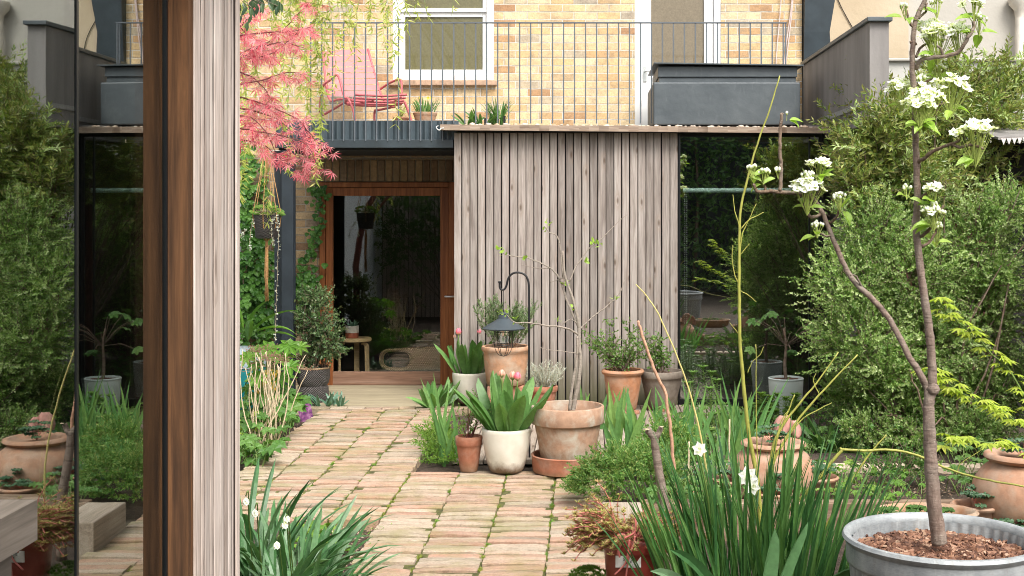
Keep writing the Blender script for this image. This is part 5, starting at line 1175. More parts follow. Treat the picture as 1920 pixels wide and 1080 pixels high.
# ---- sedum pot
c_ = P(1190,1000,5.55); sx_, sy_ = c_.x, 5.55; zt_ = c_.z
sp_ = thing('sedum_pot', 'dark red pot overgrown with red stemmed stonecrop and carrying a white price label', 'plant pot', (sx_,sy_,-.05))
q = MB(); q.lathe((sx_,sy_,-.05), potprof(.135,.10,zt_+.05,.06,.008), 36); q.build('pot', plain('dark_red_plastic',(.22,.035,.025),.4,0,.15,10), sp_, smooth=50)
rng = random.Random(97); ms, ml = MB(), MB()
for i in range(300):
    a=rng.uniform(0,6.28); r=rng.uniform(.0,.14); b_=V((sx_+r*math.cos(a),sy_+r*math.sin(a),zt_-.02)); o=V((math.cos(a),math.sin(a)*.9,0))
    left = rng.random() < .45
    if left: o = V((-1,rng.uniform(-.7,.5),0)).normalized(); b_ = V((sx_-.05,sy_+rng.uniform(-.1,.08),zt_-.01))
    L=rng.uniform(.08,.2 if not left else .30); d=(o*rng.uniform(.4,1.2)+Z*rng.uniform(.5,1)).normalized(); pts=[b_]
    for k in range(6): d=(d+rdir(rng)*.18-Z*rng.uniform(.1,.28)).normalized(); pts.append(pts[-1]+d*L/6)
    ms.tube(pts,.0022,4,False)
    for k in range(3,7):
        for j in range(12):
            a2=j*2.4; ml.leaf(pts[k], (V((math.cos(a2),math.sin(a2),.6))+rdir(rng)*.4), Z, .022, .006, .2)
for (pl) in ([(1190,970),(1192,985),(1188,1000),(1165,1013),(1160,1030),(1162,1045)],[(1155,1010),(1160,1003),(1172,1005),(1160,1030),(1158,1040)],[(1180,1012),(1178,1030),(1176,1045),(1170,1060),(1152,1078)],[(1190,1005),(1188,1020),(1182,1035),(1178,1050),(1172,1100)],[(1222,995),(1218,1008),(1232,1015),(1240,1032),(1245,1040)],[(1218,998),(1232,1000),(1224,1015),(1230,1025),(1242,1035)]):
    ms.tube(smoothpath([P(a,b,5.395) for a,b in pl],4),.0042,6)
finish(sp_, ms, ml, BK['sedred'], LM['sedum'])
def text(body, size, loc, rot, mat, parent, name='lettering'):
    cu = bpy.data.curves.new(name, 'FONT'); cu.body = body; cu.size = size; cu.extrude = .0003; cu.align_x = 'CENTER'
    o = bpy.data.objects.new('tmp', cu); C.objects.link(o); dg = bpy.context.evaluated_depsgraph_get(); me = bpy.data.meshes.new_from_object(o.evaluated_get(dg)); bpy.data.objects.remove(o)
    ob = bpy.data.objects.new(name, me); C.objects.link(ob); me.materials.append(mat); ob.rotation_euler = rot
    ob.parent = parent; ob.location = V(loc)-(origin(parent) if parent.get('_o') else V((0,0,0))); return ob
s=5.41/F; la = P(1178,1053,5.42); lb = MB()
lb.obox(la, V((24*s,.0,0)), V((0,.0012,0)), V((0,0,11*s))); lo = lb.build('price_label', plain('label_card',(.62,.62,.58),.5), sp_)
for body,sz,dx,dz in (('A',.016,8,4),('£11',.020,10,-2.5),('0-111',.010,12,-7),('8101 010',.007,12,-10),('S',.018,-8,2),('K',.016,-2,-4)):
    text(body, sz, la+V((dx*s,-.0018,dz*s)), (R(90),0,0), MAT['black'], lo)
# green moss sedum beside
t = plant('mossy_sedum', 'bright green low stonecrop at the foot of the sedum pot', 'plant', (sx_-.22,sy_+.0,-.05)); ml = MB(); rng = random.Random(98)
for i in range(420):
    v=rdir(rng,.3); p=V((P(1105,1060,5.6).x+v.x*.16,5.6+v.y*.14,-.02+abs(v.z)*.20)); 
    for j in range(8): a=j*2.4; ml.leaf(p, V((math.cos(a),math.sin(a),.5+v.z)), Z, .022, .008, .2)
ml.build('leaves', LM['weed'], t)

# ---- bare stems in the right bed
def stemthing(name, label, Y, lines, mat, seed, cat='plant', base=None, n=7, jit=.004):
    p0 = lines[0]['p'][0]; c_ = P(p0[0],p0[1],Y); t = plant(name, label, cat, (c_.x,Y,c_.z)); rng = random.Random(seed); traced(t, Y, lines, mat, rng, 'stem', jit, n=n, each=True); return t
t = stemthing('dogwood_stem', 'tall yellow green upright stem with thin side shoots in front of the dark window', 6.0,
 [dict(p=[(1440,1110),(1428,1000),(1420,900),(1405,820),(1396,740),(1388,650),(1386,560),(1386,470),(1388,400),(1400,340),(1420,270),(1445,200),(1462,142)], r=(.0125,.003)),
  dict(p=[(1387,425),(1380,405),(1376,385),(1374,365)], r=(.003,.0015)),dict(p=[(1388,430),(1405,412),(1420,404),(1432,398)], r=(.003,.0015)),dict(p=[(1388,475),(1392,440),(1405,410),(1418,382)], r=(.003,.0015)),dict(p=[(1388,478),(1396,468),(1405,457)], r=(.002,.0015)),
  dict(p=[(1386,535),(1376,510),(1373,480),(1374,460)], r=(.003,.0015)),dict(p=[(1388,545),(1402,553),(1418,566)], r=(.002,.0015)),dict(p=[(1392,640),(1380,620),(1368,605)], r=(.002,.0015)),
  dict(p=[(1402,700),(1410,680),(1425,665),(1432,650)], r=(.002,.0015)),dict(p=[(1422,880),(1418,800),(1418,720),(1417,645)], r=(.003,.002)),dict(p=[(1406,330),(1418,322),(1430,314)], r=(.002,.0015))], BK['yel'], 101)
t = stemthing('dogwood_stem', 'fan of yellow stems leaning right above the left strawberry urn', 6.1,
 [dict(p=[(1440,1060),(1440,950),(1450,870),(1475,820),(1510,770),(1560,715),(1608,665)], r=(.0095,.0035)),dict(p=[(1438,950),(1445,860),(1460,810),(1500,755),(1530,720),(1572,660)], r=(.009,.003)),
  dict(p=[(1450,868),(1458,820),(1478,770),(1490,740)], r=(.005,.003)),dict(p=[(1470,830),(1500,790),(1530,770),(1560,755)], r=(.004,.002)),dict(p=[(1440,900),(1450,850),(1465,790),(1478,770)], r=(.004,.002)),dict(p=[(1536,740),(1525,715),(1530,700)], r=(.003,.0015))], BK['yel'], 102)
t = stemthing('dry_cane', 'long thin straw yellow stem leaning left in front of the grey clay pot', 6.6,
 [dict(p=[(1325,1010),(1325,900),(1318,840),(1305,780),(1285,710),(1262,650),(1235,590),(1212,555),(1192,533)], r=(.006,.0028))], plain('pale_yellow_stem',(.58,.50,.18),.6), 103)
t = stemthing('dry_cane', 'brown pinkish dry bare stem rising left of the straw yellow stem', 6.5,
 [dict(p=[(1285,1060),(1275,940),(1262,870),(1258,810),(1248,740),(1230,700),(1215,660),(1202,620),(1196,602)], r=(.010,.007))], BK['pinkstem'], 104, jit=.012)
t = stemthing('cut_stump', 'sawn off grey brown stump with two stubs standing above the feathery herb', 6.3,
 [dict(p=[(1245,1060),(1247,960),(1238,900),(1232,860),(1226,815)], r=(.026,.019)),dict(p=[(1227,822),(1220,812),(1213,806)], r=(.020,.017)),dict(p=[(1229,820),(1236,810),(1240,801)], r=(.016,.012))], BK['pear'], 105, n=10)
q = MB(); 
for (a,b,r_) in ((1212.5,805,.0135),(1240.5,800,.0095)): q.lathe(P(a,b,6.29)+V((0,-.012,.001)),[(r_,0),(r_,.003),(.0005,.0032)],14)
q.build('cut_face', plain('fresh_cut_wood',(.62,.48,.32),.8), t)
t = stemthing('bramble_stem', 'long green stem arching behind the pear trunk from the left urn to the right edge', 5.6,
 [dict(p=[(1480,955),(1510,925),(1540,890),(1560,865),(1578,845),(1575,842)], r=(.008,.007)),dict(p=[(1576,843),(1620,845),(1660,843),(1700,848),(1740,862),(1780,880),(1830,895),(1880,905),(1960,920)], r=(.0065,.004)),
  dict(p=[(1530,1100),(1545,1000),(1570,950),(1585,920),(1610,880),(1640,840),(1662,815)], r=(.007,.003)),dict(p=[(1795,890),(1800,870),(1830,850),(1845,840)], r=(.002,.001))], BK['yel'], 106)
for (px,y0,y1,lab) in ((1367,860,786,'short thin cream dry flower stalk standing in the middle of the right bed'),(1291,940,828,'thin cream dry stalk between narcissus and the cut stump')):
    stemthing('dry_stalk', lab, 7.6, [dict(p=[(px,y0+30),(px,y0-20),(px+1,y1)], r=(.006,.005))], BK['straw'], px)

# ---- left side planting
# climber on the house wall and around the column
t = plant('wall_climber', 'dense bright green climber on the brick wall behind the column and up the door frame', 'plant', (-2.9,12.6,0)); rng = random.Random(111); ms, ml = MB(), MB()
def ivy(pts_px, Y, n, spread, size, ms, ml):
    path = smoothpath([P(a,b,Y) for a,b in pts_px], 5, .01, rng); ms.tube(path,(.008,.003),5)
    for i in range(n):
        c_ = rng.choice(path)+V((rng.gauss(0,spread),-abs(rng.gauss(.03,.03)),rng.gauss(0,spread))); d = V((rng.uniform(-.6,.6),-.25,-1)).normalized(); ml.fan(c_, d, V((rng.uniform(-.3,.3),-1,rng.uniform(.1,.6))), size*rng.uniform(.6,1.15), 3, .22, 290, .2, rng)
ivy([(480,740),(478,640),(476,560),(478,500),(485,440),(480,400),(470,340),(480,290)], 12.66, 330, .10, .06, ms, ml)
ivy([(500,620),(500,560),(490,520),(510,480)], 12.5, 200, .09, .06, ms, ml)
ivy([(560,560),(575,490),(590,465),(596,430),(600,395),(602,362),(598,350)], 12.68, 130, .035, .042, ms, ml)
ivy([(585,600),(575,560),(570,530),(575,520)], 12.62, 120, .07, .05, ms, ml)
ivy([(455,700),(455,600),(455,500),(458,400),(452,330)], 12.3, 160, .05, .055, ms, ml)
finish(t, ms, ml, BK['twig'], LM['ivy'])
# woven pot with bushy evergreen
p0 = G(585,762,-.04); wc = V((p0.x,p0.y+.05,-.04)); t = thing('woven_planter', 'dark grey woven planter with a rounded evergreen bush left of the garden door', 'planter', tuple(wc))
def weave():
    m = M('dark_woven_rattan'); g = m.n('ShaderNodeTexCoord').outputs['Object']; sp = m.n('ShaderNodeSeparateXYZ'); m.l(g, sp.inputs[0])
    an = m.math('ARCTAN2', sp.outputs[1], sp.outputs[0]); w1 = m.math('SINE', m.math('MULTIPLY', an, 56)); w2 = m.math('SINE', m.math('MULTIPLY', sp.outputs[2], 300)); pr_ = m.math('MULTIPLY', w1, w2)
    f = m.math('ADD', m.math('MULTIPLY', pr_, .5), .5); m.col(m.ramp(f, [(.25,(.02,.018,.016)),(.7,(.14,.125,.115)),(1,(.22,.20,.19))])); m.bump(f, 1, .012); m.set(Roughness=.7); return m.m
MAT['weave'] = weave()
q = MB(); q.lathe(wc,[(.12,0),(.135,.02),(.142,.10),(.138,.17),(.125,.185),(.14,.21),(.152,.26),(.15,.33),(.148,.345),(.13,.35),(.12,.31),(.001,.30)],44); q.build('basket', MAT['weave'], t, smooth=60)
q = MB(); q.tube([wc+V((.145*math.cos(a),.145*math.sin(a),.348)) for a in [i*math.pi/16 for i in range(33)]],.009,6); q.build('rim', plain('tan_rim',(.35,.24,.14),.7), t, smooth=180)
bb = P(595,620,wc.y); rng = random.Random(112)
t2 = t; shrub(rng, t2, [(P(590,600,wc.y),(.21,.2,.22)),(P(608,640,wc.y-.05),(.19,.2,.18)),(P(575,670,wc.y),(.13,.15,.12)),(P(590,555,wc.y),(.13,.13,.09))], 420, .13, 13, .040, .019, LM['jade'], BK['twig'], wc+V((0,0,.3)), 'leaf6', limbs=7, inner=.4, limbr=.006)
bigshrub('laurel_shrub', 'evergreen shrub against the back end of the studio, mirrored in the door glass', (-2.1,4.75,-.05),
    [(V((-1.95,4.75,.7)),(.40,.35,.6)),(V((-2.3,4.8,1.5)),(.55,.35,.6)),(V((-2.0,4.8,2.2)),(.45,.33,.5)),(V((-3.0,4.8,1.4)),(.5,.35,1.0))], 520, .2, 14, .075, .034, 'hedge', 99, limbs=5)
# fern and aralia behind the post
t = plant('birds_nest_fern', 'broad ribbed fern fronds beside the black column below the hanging basket', 'plant', (-2.75,10.8,0)); rng = random.Random(113); ml = MB()
c0 = P(470,640,10.9)
for (px,py,L,d,dr,W) in ((455,620,.42,(-.2,0,1),.5,.085),(462,620,.40,(.35,0,1),.8,.07),(470,625,.48,(.8,-.1,.8),.9,.065),(475,625,.42,(1,-.2,.5),.8,.06),(455,620,.35,(-.6,-.2,1),1,.08),(480,630,.40,(.9,-.3,.25),.7,.06),(465,640,.4,(.2,-.6,.8),1,.07)):
    ml.blade(P(px,py,10.9), d, L, W, dr, 12, 'leaf', .3, wave=.04, rng=rng)
ml.build('fronds', LM['fern'], t)
t = plant('aralia_plant', 'large lobed glossy green leaves spreading in front of the black column', 'plant', (-2.7,10.2,0)); ms, ml = MB(), MB(); rng = random.Random(114)
for (px,py,r_) in ((512,655,.15),(545,650,.14),(530,672,.12),(470,665,.12),(490,755,.13),(520,760,.14),(505,800,.13),(540,800,.12),(470,720,.12),(555,660,.10),(480,690,.10),(525,720,.12),(460,780,.1),(535,740,.12),(497,715,.11)):
    e = P(px,py-60 if py>700 else py-15,10.3+rng.uniform(-.2,.2)); ms.tube(smoothpath([V((-2.6,10.3,0)),V((-2.62,10.3,.4)).lerp(e,.5),e],4),.005,5); ml.fan(e, V((rng.uniform(-.4,1),-.4,-.5)), V((0,-.8,.8)), r_*1.15, 7, .5, 280, .15, rng)
finish(t, ms, ml, BK['green'], LM['fern'])
# dry hydrangea like stems with brown heads
t = plant('dry_flower_stems', 'bundle of bleached bare stems topped with brown seed heads at the left', 'plant', (-2.5,9.6,-.05)); rng = random.Random(115); ms = MB(); mh = MB()
for i in range(26):
    x0 = rng.uniform(455,525); x1 = rng.uniform(450,600) if i%3==0 else rng.uniform(455,530); Y = rng.uniform(9.3,9.8); tp = rng.uniform(655,700)
    e = P(x1,tp,Y); b_ = P(x0,835,Y); ms.tube(smoothpath([b_,b_.lerp(e,.5)+V((rng.uniform(-.05,.08),0,0)),e],5,.006,rng),(.006,.003),5)
    if i%2==0:
        for k in range(16): f = e+V((rng.gauss(0,.045),rng.gauss(0,.03),rng.uniform(0,.05))); mh.tube([e,f],.0008,3,False); mh.obox(f,V((.0035,0,0)),V((0,.0035,0)),V((0,0,.003)))
ms.build('stems', BK['straw'], t, smooth=180); mh.build('seed_heads', plain('brown_seed_head',(.26,.15,.10),.9), t)
# teal barrel, blue lid, yellow pot
t = thing('teal_barrel', 'teal plastic water barrel with a pale grey top, half hidden at the left', 'barrel', (-3.0,11.0,-.05)); c_ = P(452,740,11.0)
q = MB(); q.lathe((c_.x,11.0,-.05),[(.16,0),(.19,.02),(.21,.3),(.205,.45)],32); q.build('body', plain('teal_plastic',(.015,.20,.22),.4), t, smooth=60)
q = MB(); q.lathe((c_.x,11.0,.401),[(.212,0),(.215,.03),(.18,.10),(.12,.15),(.06,.17),(.001,.172)],32); q.build('top', plain('pale_blue_plastic',(.32,.40,.44),.3), t, smooth=60)
t = thing('yellow_pot', 'ochre yellow pot behind the bleached stems', 'plant pot', (-2.65,10.9,0)); c_ = P(500,720,10.9); q = MB(); q.lathe((c_.x,10.9,-.05),potprof(.11,.09,.42,.03,.006),28); q.build('pot', plain('ochre_glaze',(.48,.30,.04),.4,0,.2,5), t, smooth=60)
# leafy ground plants left of the path
def lobed(name, label, px0,px1,py0,py1, n, size, seed, mat, hmax=.28, dep=.34):
    rng = random.Random(seed); c0 = G((px0+px1)/2,(py0+py1)/2,-.05); t = plant(name, label, 'plant', tuple(c0)); ms, ml = MB(), MB()
    for i in range(n):
        g = G(rng.uniform(px0,px1), rng.uniform(py0,py1), .085 if (px0 > 1200 and py0 >= 850) else -.03); h = rng.uniform(.06,hmax); a = rng.uniform(0,6.28); e = g+V((math.cos(a)*.08,math.sin(a)*.08,h)); ms.tube([g,g.lerp(e,.6)+Z*.03,e],.0025,5,False)
        d = V((math.cos(a),math.sin(a)-.5,-.35)).normalized(); ml.fan(e, d, V((rng.uniform(-.3,.3),-.5,1)), size*rng.uniform(.6,1.15), 5, dep, 300, .22, rng, .12)
    finish(t, ms, ml, BK['green'], LM[mat])
lobed('wood_geranium', 'mound of mid green lobed leaves at the left edge of the rear path', 440,540,795,850, 100, .115, 121, 'geran', .34)
lobed('wood_geranium', 'smaller lobed leaves overhanging the left path edge lower down', 440,500,850,885, 34, .10, 122, 'geran', .22)
lobed('lime_heuchera', 'lime yellow lobed leaves among the green mound at the left', 445,480,838,855, 16, .06, 123, 'lime', .30, .2)
lobed('bed_seedlings', 'low green leaves around the back of the right bed near the edging', 1230,1480,870,905, 60, .045, 124, 'geran', .12)
lobed('strawberry_runners', 'low strawberry leaves in the soil left of the left urn', 1240,1380,905,930, 40, .04, 125, 'straw', .14, .15)
lobed('bed_greenery', 'leafy green weeds behind the long sleeper, left of the left strawberry urn', 1245,1400,935,985, 70, .05, 127, 'geran', .16, .3)
lobed('bed_greenery', 'low leafy weeds in the soil right of the left strawberry urn', 1500,1740,885,960, 120, .045, 128, 'weed', .13, .3)
lobed('bed_greenery', 'mixed leafy undergrowth below the pot feet between deck and iris', 1240,1420,800,870, 90, .06, 129, 'rose', .22, .3)
lobed('bed_greenery', 'leafy undergrowth in front of the white fig pot', 1420,1600,790,870, 110, .06, 130, 'geran', .24, .3)
lobed('bed_greenery', 'low undergrowth beneath the dark part of the right shrubs', 1570,1900,800,880, 230, .06, 131, 'geran', .34, .3)
lobed('bed_greenery', 'loose green leaves between the pear trunk and the right hand strawberry urn', 1770,1900,850,930, 90, .05, 132, 'geran', .16, .3)
lobed('bed_greenery', 'green leaves filling the bed behind the pale stone edging', 1480,1800,830,872, 150, .05, 133, 'rose', .18, .3)
# weeds at the path corner
t = plant('corner_weeds', 'tangle of feathery green weeds between the two paths beside the small red pot', 'plant', tuple(G(820,850))); rng = random.Random(126); ms, ml = MB(), MB()
for i in range(150):
    g = G(rng.uniform(800,865), rng.uniform(815,872), -.03); d = V((rng.uniform(-1,.6),rng.uniform(-1,.3),rng.uniform(.5,1.6))).normalized(); stuffed(rng, ms, ml, g, d, rng.uniform(.08,.26), 20, .038, .014, .0018, .10, pitch=.9)
finish(t, ms, ml, BK['green'], LM['weed'])
# purple plant tag card
c_ = G(572,790,-.05); t = thing('plant_label', 'purple flower picture plant tag stuck in the soil by the path', 'label', tuple(c_)); q = MB(); cc = P(573,776,c_.y)
q.obox(cc, V((.055,0,.018)), V((0,.0015,0)), V((-.02,.02,.075))); pm = M('purple_flower_print'); pm.col(pm.ramp(pm.noise(22,4,.6),[(.35,(.05,.015,.07)),(.5,(.20,.05,.17)),(.62,(.36,.18,.30)),(.75,(.12,.11,.05))])); q.build('card', pm.m, t)
# moss and weeds in the joints
def fuzz(name, label_, spots, seed, mat, n, h):
    rng = random.Random(seed); ml = MB()
    for i in range(n):
        x,y,r_ = rng.choice(spots); p = V((x+rng.gauss(0,r_), y+rng.gauss(0,r_*3), -.012)); 
        for k in range(4): a=rng.uniform(0,6.28); ml.leaf(p, V((math.cos(a),math.sin(a),rng.uniform(.4,1.4))), Z, h*rng.uniform(.5,1.1), h*.4, .2)
    o = ml.build(name, LM[mat]); o['kind'] = 'stuff'; o['label'] = label_; return o
w4 = 1.29/4; sp1 = [(-1.17+w4*k, y, .006) for k in (1,2,3) for y in [5.6+.22*i for i in range(14)] if mnoise.noise(V((k*3,y*1.4,0))) > -.35]
w5 = 1.145/4; sp2 = [(-2.33+w5*k, y, .006) for k in (1,2,3) for y in [7.3+.2*i for i in range(20)] if mnoise.noise(V((k*5,y*1.2,4))) > -.2]
fuzz('joint_moss', 'moss and tiny weeds growing in the joints of the brick paths', sp1+sp2+[(-1.175,7.3+.1*i,.006) for i in range(13)], 1, 'moss', 9000, .010)
fuzz('joint_weeds', 'small green weeds sprouting from the long joints of the brick paths', [(a+random.Random(i).uniform(-.01,.01),b+random.Random(i).uniform(-.5,.5),.008) for i,(a,b,_) in enumerate(sp1+sp2) if i%3==0]+[(-1.17,8.3,.02),(-1.19,9,.01),(-1.19,10,.01),(-1.15,7.0,.03)], 2, 'weed', 700, .017)
# leaf litter
ml = MB(); rng = random.Random(5)
for i in range(2600):
    if i%3==0: p = G(rng.uniform(560,720), rng.uniform(985,1075), -.045)
    elif i%3==1: p = G(rng.uniform(1420,1900), rng.uniform(880,935), .075)
    else: p = G(rng.uniform(455,600), rng.uniform(785,860), -.045)
    p = p+V((0,0,rng.uniform(0,.02))); d = rdir(rng,0,.3); ml.leaf(p, d, rdir(rng,1), rng.uniform(.015,.04), rng.uniform(.004,.014), .3)
lt = M('leaf_litter'); lt.col(lt.ramp(lt.island(),[(0,(.10,.06,.04)),(.4,(.22,.14,.09)),(.75,(.36,.26,.17)),(1,(.50,.42,.32))])); lt.set(Roughness=.9); o = ml.build('leaf_litter', lt.m); o['kind']='stuff'; o['label'] = 'dry leaf litter scattered on the bare soil'

# ---- pink maple and willow above
t = plant('pink_maple', 'japanese maple with drooping bright pink leaves hanging at the upper left', 'tree', (-3.05,8.6,-.05)); rng = random.Random(131); YM = 8.3; ms, ml = MB(), MB()
trk = smoothpath([V((-2.95,8.8,-.05)),V((-3.0,8.8,1.0)),V((-2.85,8.7,1.8)),P(430,180,8.6)],5,.01,rng); ms.tube(trk,(.05,.03),8); ms.tube(smoothpath([trk[-4],P(430,60,8.5),P(440,20,8.4)],4),(.025,.012),6); ms.tube(smoothpath([trk[-8],P(420,260,8.4),P(440,240,8.3)],4),(.02,.01),6)
def mline(pts, yo=0, r=(.006,.0015)):
    pp_ = smoothpath([P(a,b,YM+yo+rng.uniform(-.15,.15)) for a,b in pts],4,.004,rng); ms.tube(pp_,r,5); return pp_
ML = [mline([(440,120),(480,90),(510,75),(545,40),(580,5)]), mline([(440,110),(470,90),(500,85),(530,80),(570,90)],-.1), mline([(440,180),(480,190),(520,205),(560,225),(590,262),(610,280)]), mline([(440,160),(490,150),(540,135),(565,140)],.1),
      mline([(440,60),(470,30),(490,5)]), mline([(440,240),(480,245),(530,255),(575,272),(600,320)],-.1), mline([(440,260),(490,270),(530,300),(570,325)]), mline([(440,200),(500,215),(540,240),(560,290),(565,320)],.1), mline([(440,40),(460,60),(480,80),(500,110)],.1), mline([(430,215),(470,220),(500,250),(520,300)]), mline([(440,100),(500,105),(550,70),(560,50)],.15), mline([(440,130),(480,150),(505,180),(510,200)],.05), mline([(440,70),(500,60),(540,60),(585,50)],.0)]
for pp_ in ML:
    for i,p in enumerate(pp_[1:]):
        for k in range(rng.choice((1,2,3,3))):
            e = p+V((rng.gauss(0,.045),rng.gauss(0,.06),rng.uniform(-.05,.02))); ms.tube([p,e],.001,3,False); a = rng.uniform(-.9,.9)
            ml.palm(e, V((math.sin(a),rng.uniform(-.6,.3),-.7)), V((rng.uniform(-.3,.3),-1,.6)), rng.uniform(.045,.078), 7, 190, .13, rng, rng.uniform(-.1,.35))
finish(t, ms, ml, BK['red'], LM['pink'])
t = plant('weeping_willow', 'weeping willow with thin yellow green hanging shoots across the top left', 'tree', (-3.1,9.8,-.05)); rng = random.Random(132); ms, ml = MB(), MB()
tw_ = smoothpath([V((-3.1,9.9,-.05)),V((-3.15,9.9,1.5)),V((-3.0,9.9,2.9)),V((-2.8,9.8,4.3))],5,.02,rng); ms.tube(tw_,(.09,.05),8)
def strand(px, y0, y1, Y, dens=1.0):
    L = (y1-y0); n = max(4,int(L/14)); pts=[]; x=px; 
    for i in range(n+1): pts.append(P(x, y0+L*i/n, Y)); x += rng.uniform(-5,5.5)
    ms.tube(pts,(.0025,.001),4,False)
    for i in range(int(L*.42*dens)):
        u=rng.random()*(n-.01); k=int(u); q_=pts[k].lerp(pts[k+1],u-k); d=V((rng.uniform(-1,1),rng.uniform(-1,1),rng.uniform(-1.3,.1))).normalized(); ml.leaf(q_, d, rdir(rng), rng.uniform(.05,.09), .013, .2,.4)
    return pts[0]
tops=[]
for px,y1,d_ in ((468,140,1),(500,200,1),(515,120,1),(530,260,1.2),(545,330,1.3),(552,215,1.2),(560,180,1.2),(566,290,1.2),(575,345,1.2),(590,250,1),(600,120,.8),(615,160,.7),(632,60,.7),(655,70,.8),(680,130,.7),(700,60,.9),(712,95,.8),(730,60,.8),(745,85,.7),(628,205,.5),(655,50,.8),(725,235,.35),(755,60,.8),(775,40,.6),(690,40,.9),(610,90,.9),(585,100,1),(455,340,1.2),(462,300,1.0),(470,420,.7),(457,380,1.0),(540,60,1.2),(520,50,1.2),(570,60,1.2),(800,35,.5),(850,30,.3),(735,110,.7),(640,95,.6),(668,105,.5)):
    tops.append(strand(px, -60, y1, 9.6+rng.uniform(-.5,.6), d_))
for tp in tops: ms.tube(smoothpath([tw_[-1]+V((0,0,rng.uniform(-.4,0))),(tw_[-1].lerp(tp,.6))+V((0,0,.35)),tp],5),(.012,.0025),5,False)
finish(t, ms, ml, BK['green'], LM['willow'])
# dark evergreen sprig top left
t = plant('evergreen_sprig', 'dark glossy evergreen leaves poking in at the very top left beside the pink maple', 'plant', (-2.0,7.0,3.2)); rng = random.Random(133); ms, ml = MB(), MB()
b_ = P(430,-30,7.2)
for i in range(34):
    px=rng.uniform(450,530); py=rng.uniform(-15,12) if px>475 else rng.uniform(0,48); e=P(px,py,7.2+rng.uniform(-.1,.1)); ms.tube([b_,e],.0018,4,False); ml.leaf6(e, V((rng.uniform(-.6,.6),-.2,-1)), V((0,-1,.5)), .06, .024, .2)
finish(t, ms, ml, BK['twig'], LM['dark'])
# hanging basket
hb_ = P(500,425,10.4); s=10.4/F; t = thing('hanging_basket', 'dark wicker basket in a jute macrame hanger with a long tassel at the left', 'hanging basket', tuple(hb_)); 
q = MB(); q.lathe(hb_+V((0,0,-22*s)),[(17*s,0),(20*s,2*s),(25*s,40*s),(26*s,44*s),(22*s,44*s),(20*s,38*s),(.001,36*s)],36,.03); q.build('basket', MAT['weave'], t, smooth=60)
q = MB(); top_ = P(500,262,10.4)
for a in (.3,1.4,2.7,3.7,4.7,5.7):
    o=V((math.cos(a),math.sin(a),0)); q.tube([top_, hb_+o*26.5*s+V((0,0,22*s)), hb_+o*24*s, hb_+V((0,0,-26*s))+o*3*s],.0035,5)
q.tube([top_+V((0,0,.3)),top_,P(500,300,10.4),P(500,345,10.4)],[.004,.005,.012,.004],6)
q.tube([hb_+V((0,0,-24*s)),P(500,455,10.4),P(500,462,10.4)],[.012,.010,.014],8)
rng = random.Random(140)
for i in range(26): a=rng.uniform(0,6.28); r_=rng.uniform(0,.016); b_=P(500,460,10.4)+V((math.cos(a)*r_,math.sin(a)*r_,0)); q.tube([b_,b_+V((rng.uniform(-.008,.008),0,-.25)),b_+V((rng.uniform(-.012,.012),0,-rng.uniform(.38,.46)))],.0024,4)
q.build('macrame_hanger', plain('jute_cord',(.48,.27,.11),.9,0,.25,80), t, smooth=180)
ms, ml = MB(), MB()
for i in range(60): d=rdir(rng,.2); c_=hb_+V((d.x*.11,d.y*.1,.10+abs(d.z)*.08)); ms.tube([hb_+V((0,0,.08)),c_],.0015,3,False); ml.fan(c_, V((d.x,d.y,-.1)), V((0,-.6,1)), rng.uniform(.025,.045), 3, .2, 290, .2, rng)
ml.build('leaves', LM['weed'], t)
mh = MB(); st_=[[(519,405),(522,440),(520,500),(518,570),(516,640)],[(476,410),(470,430),(468,470)],[(462,430),(450,445),(444,470)],[(512,408),(508,430),(512,460)]]
for ln in st_:
    path=smoothpath([P(a,b,10.3) for a,b in ln],8,.004,rng); ms.tube(path,.0012,4,False)
    for p_ in path:
        for k in range(2): mh.leaf6(p_+rdir(rng)*.01, rdir(rng,-.3), rdir(rng), .016, .016, .2)
ms.build('vines', BK['straw'], t); mh.build('trailing_hearts', LM['heli'], t)
# hook
hk = P(828,240,11.35); t = thing('metal_hook', 'small white metal s hook at the left end of the extension roof plank', 'hook', tuple(hk)); q = MB(); q.tube(smoothpath([P(832,240,11.35),P(827,241,11.35),P(824,244,11.35),P(820,242,11.35),P(818,238,11.35),P(822,236,11.35)],4),.004,6); q.build('hook', MAT['white'], t, smooth=180)

# ================================================================ BALCONY THINGS
ZB = 2.55
t = thing('garden_armchair', 'pink slatted metal armchair standing on the balcony', 'chair', (-2.15,12.1,ZB)); PM = plain('pink_painted_metal',(.50,.12,.13),.5,0,.08,10); PM2 = plain('pale_pink_slats',(.58,.19,.19),.55,0,.08,10); PM3 = PM
YB = 12.1
A = [P(607,95,12.45),P(688,92,12.45),P(714,182,12.12),P(618,182,12.12)]   # back TL TR BR BL
q = MB()
for i in range(8):
    u0=(i+.06)/8; u1=(i+.86)/8; a=A[0].lerp(A[3],u0); b=A[1].lerp(A[2],u0); c_=A[1].lerp(A[2],u1); d=A[0].lerp(A[3],u1); n_=V((0,-.006,-.004)); q.add([a,b,c_,d,a-n_,b-n_,c_-n_,d-n_],[(0,3,2,1),(4,5,6,7),(0,1,5,4),(1,2,6,5),(2,3,7,6),(3,0,4,7)])
q.build('backrest', PM2, t)
q = MB(); S0=P(648,186,12.12); S1=P(700,186,12.12)
for i in range(9):
    u=i/8; yy=12.15-.47*u; zz=P(0,187,12.1).z-.02-.045*math.sin(u*math.pi)+.03*u*u; q.tube(smoothpath([V((-2.30+.36*u*.5,yy,zz)),V((-2.05+.2*u,yy-.01,zz-.012)),V((-1.80+.16*u,yy,zz+.002))],4),.011,5)
q.build('seat', PM3, t, smooth=180)
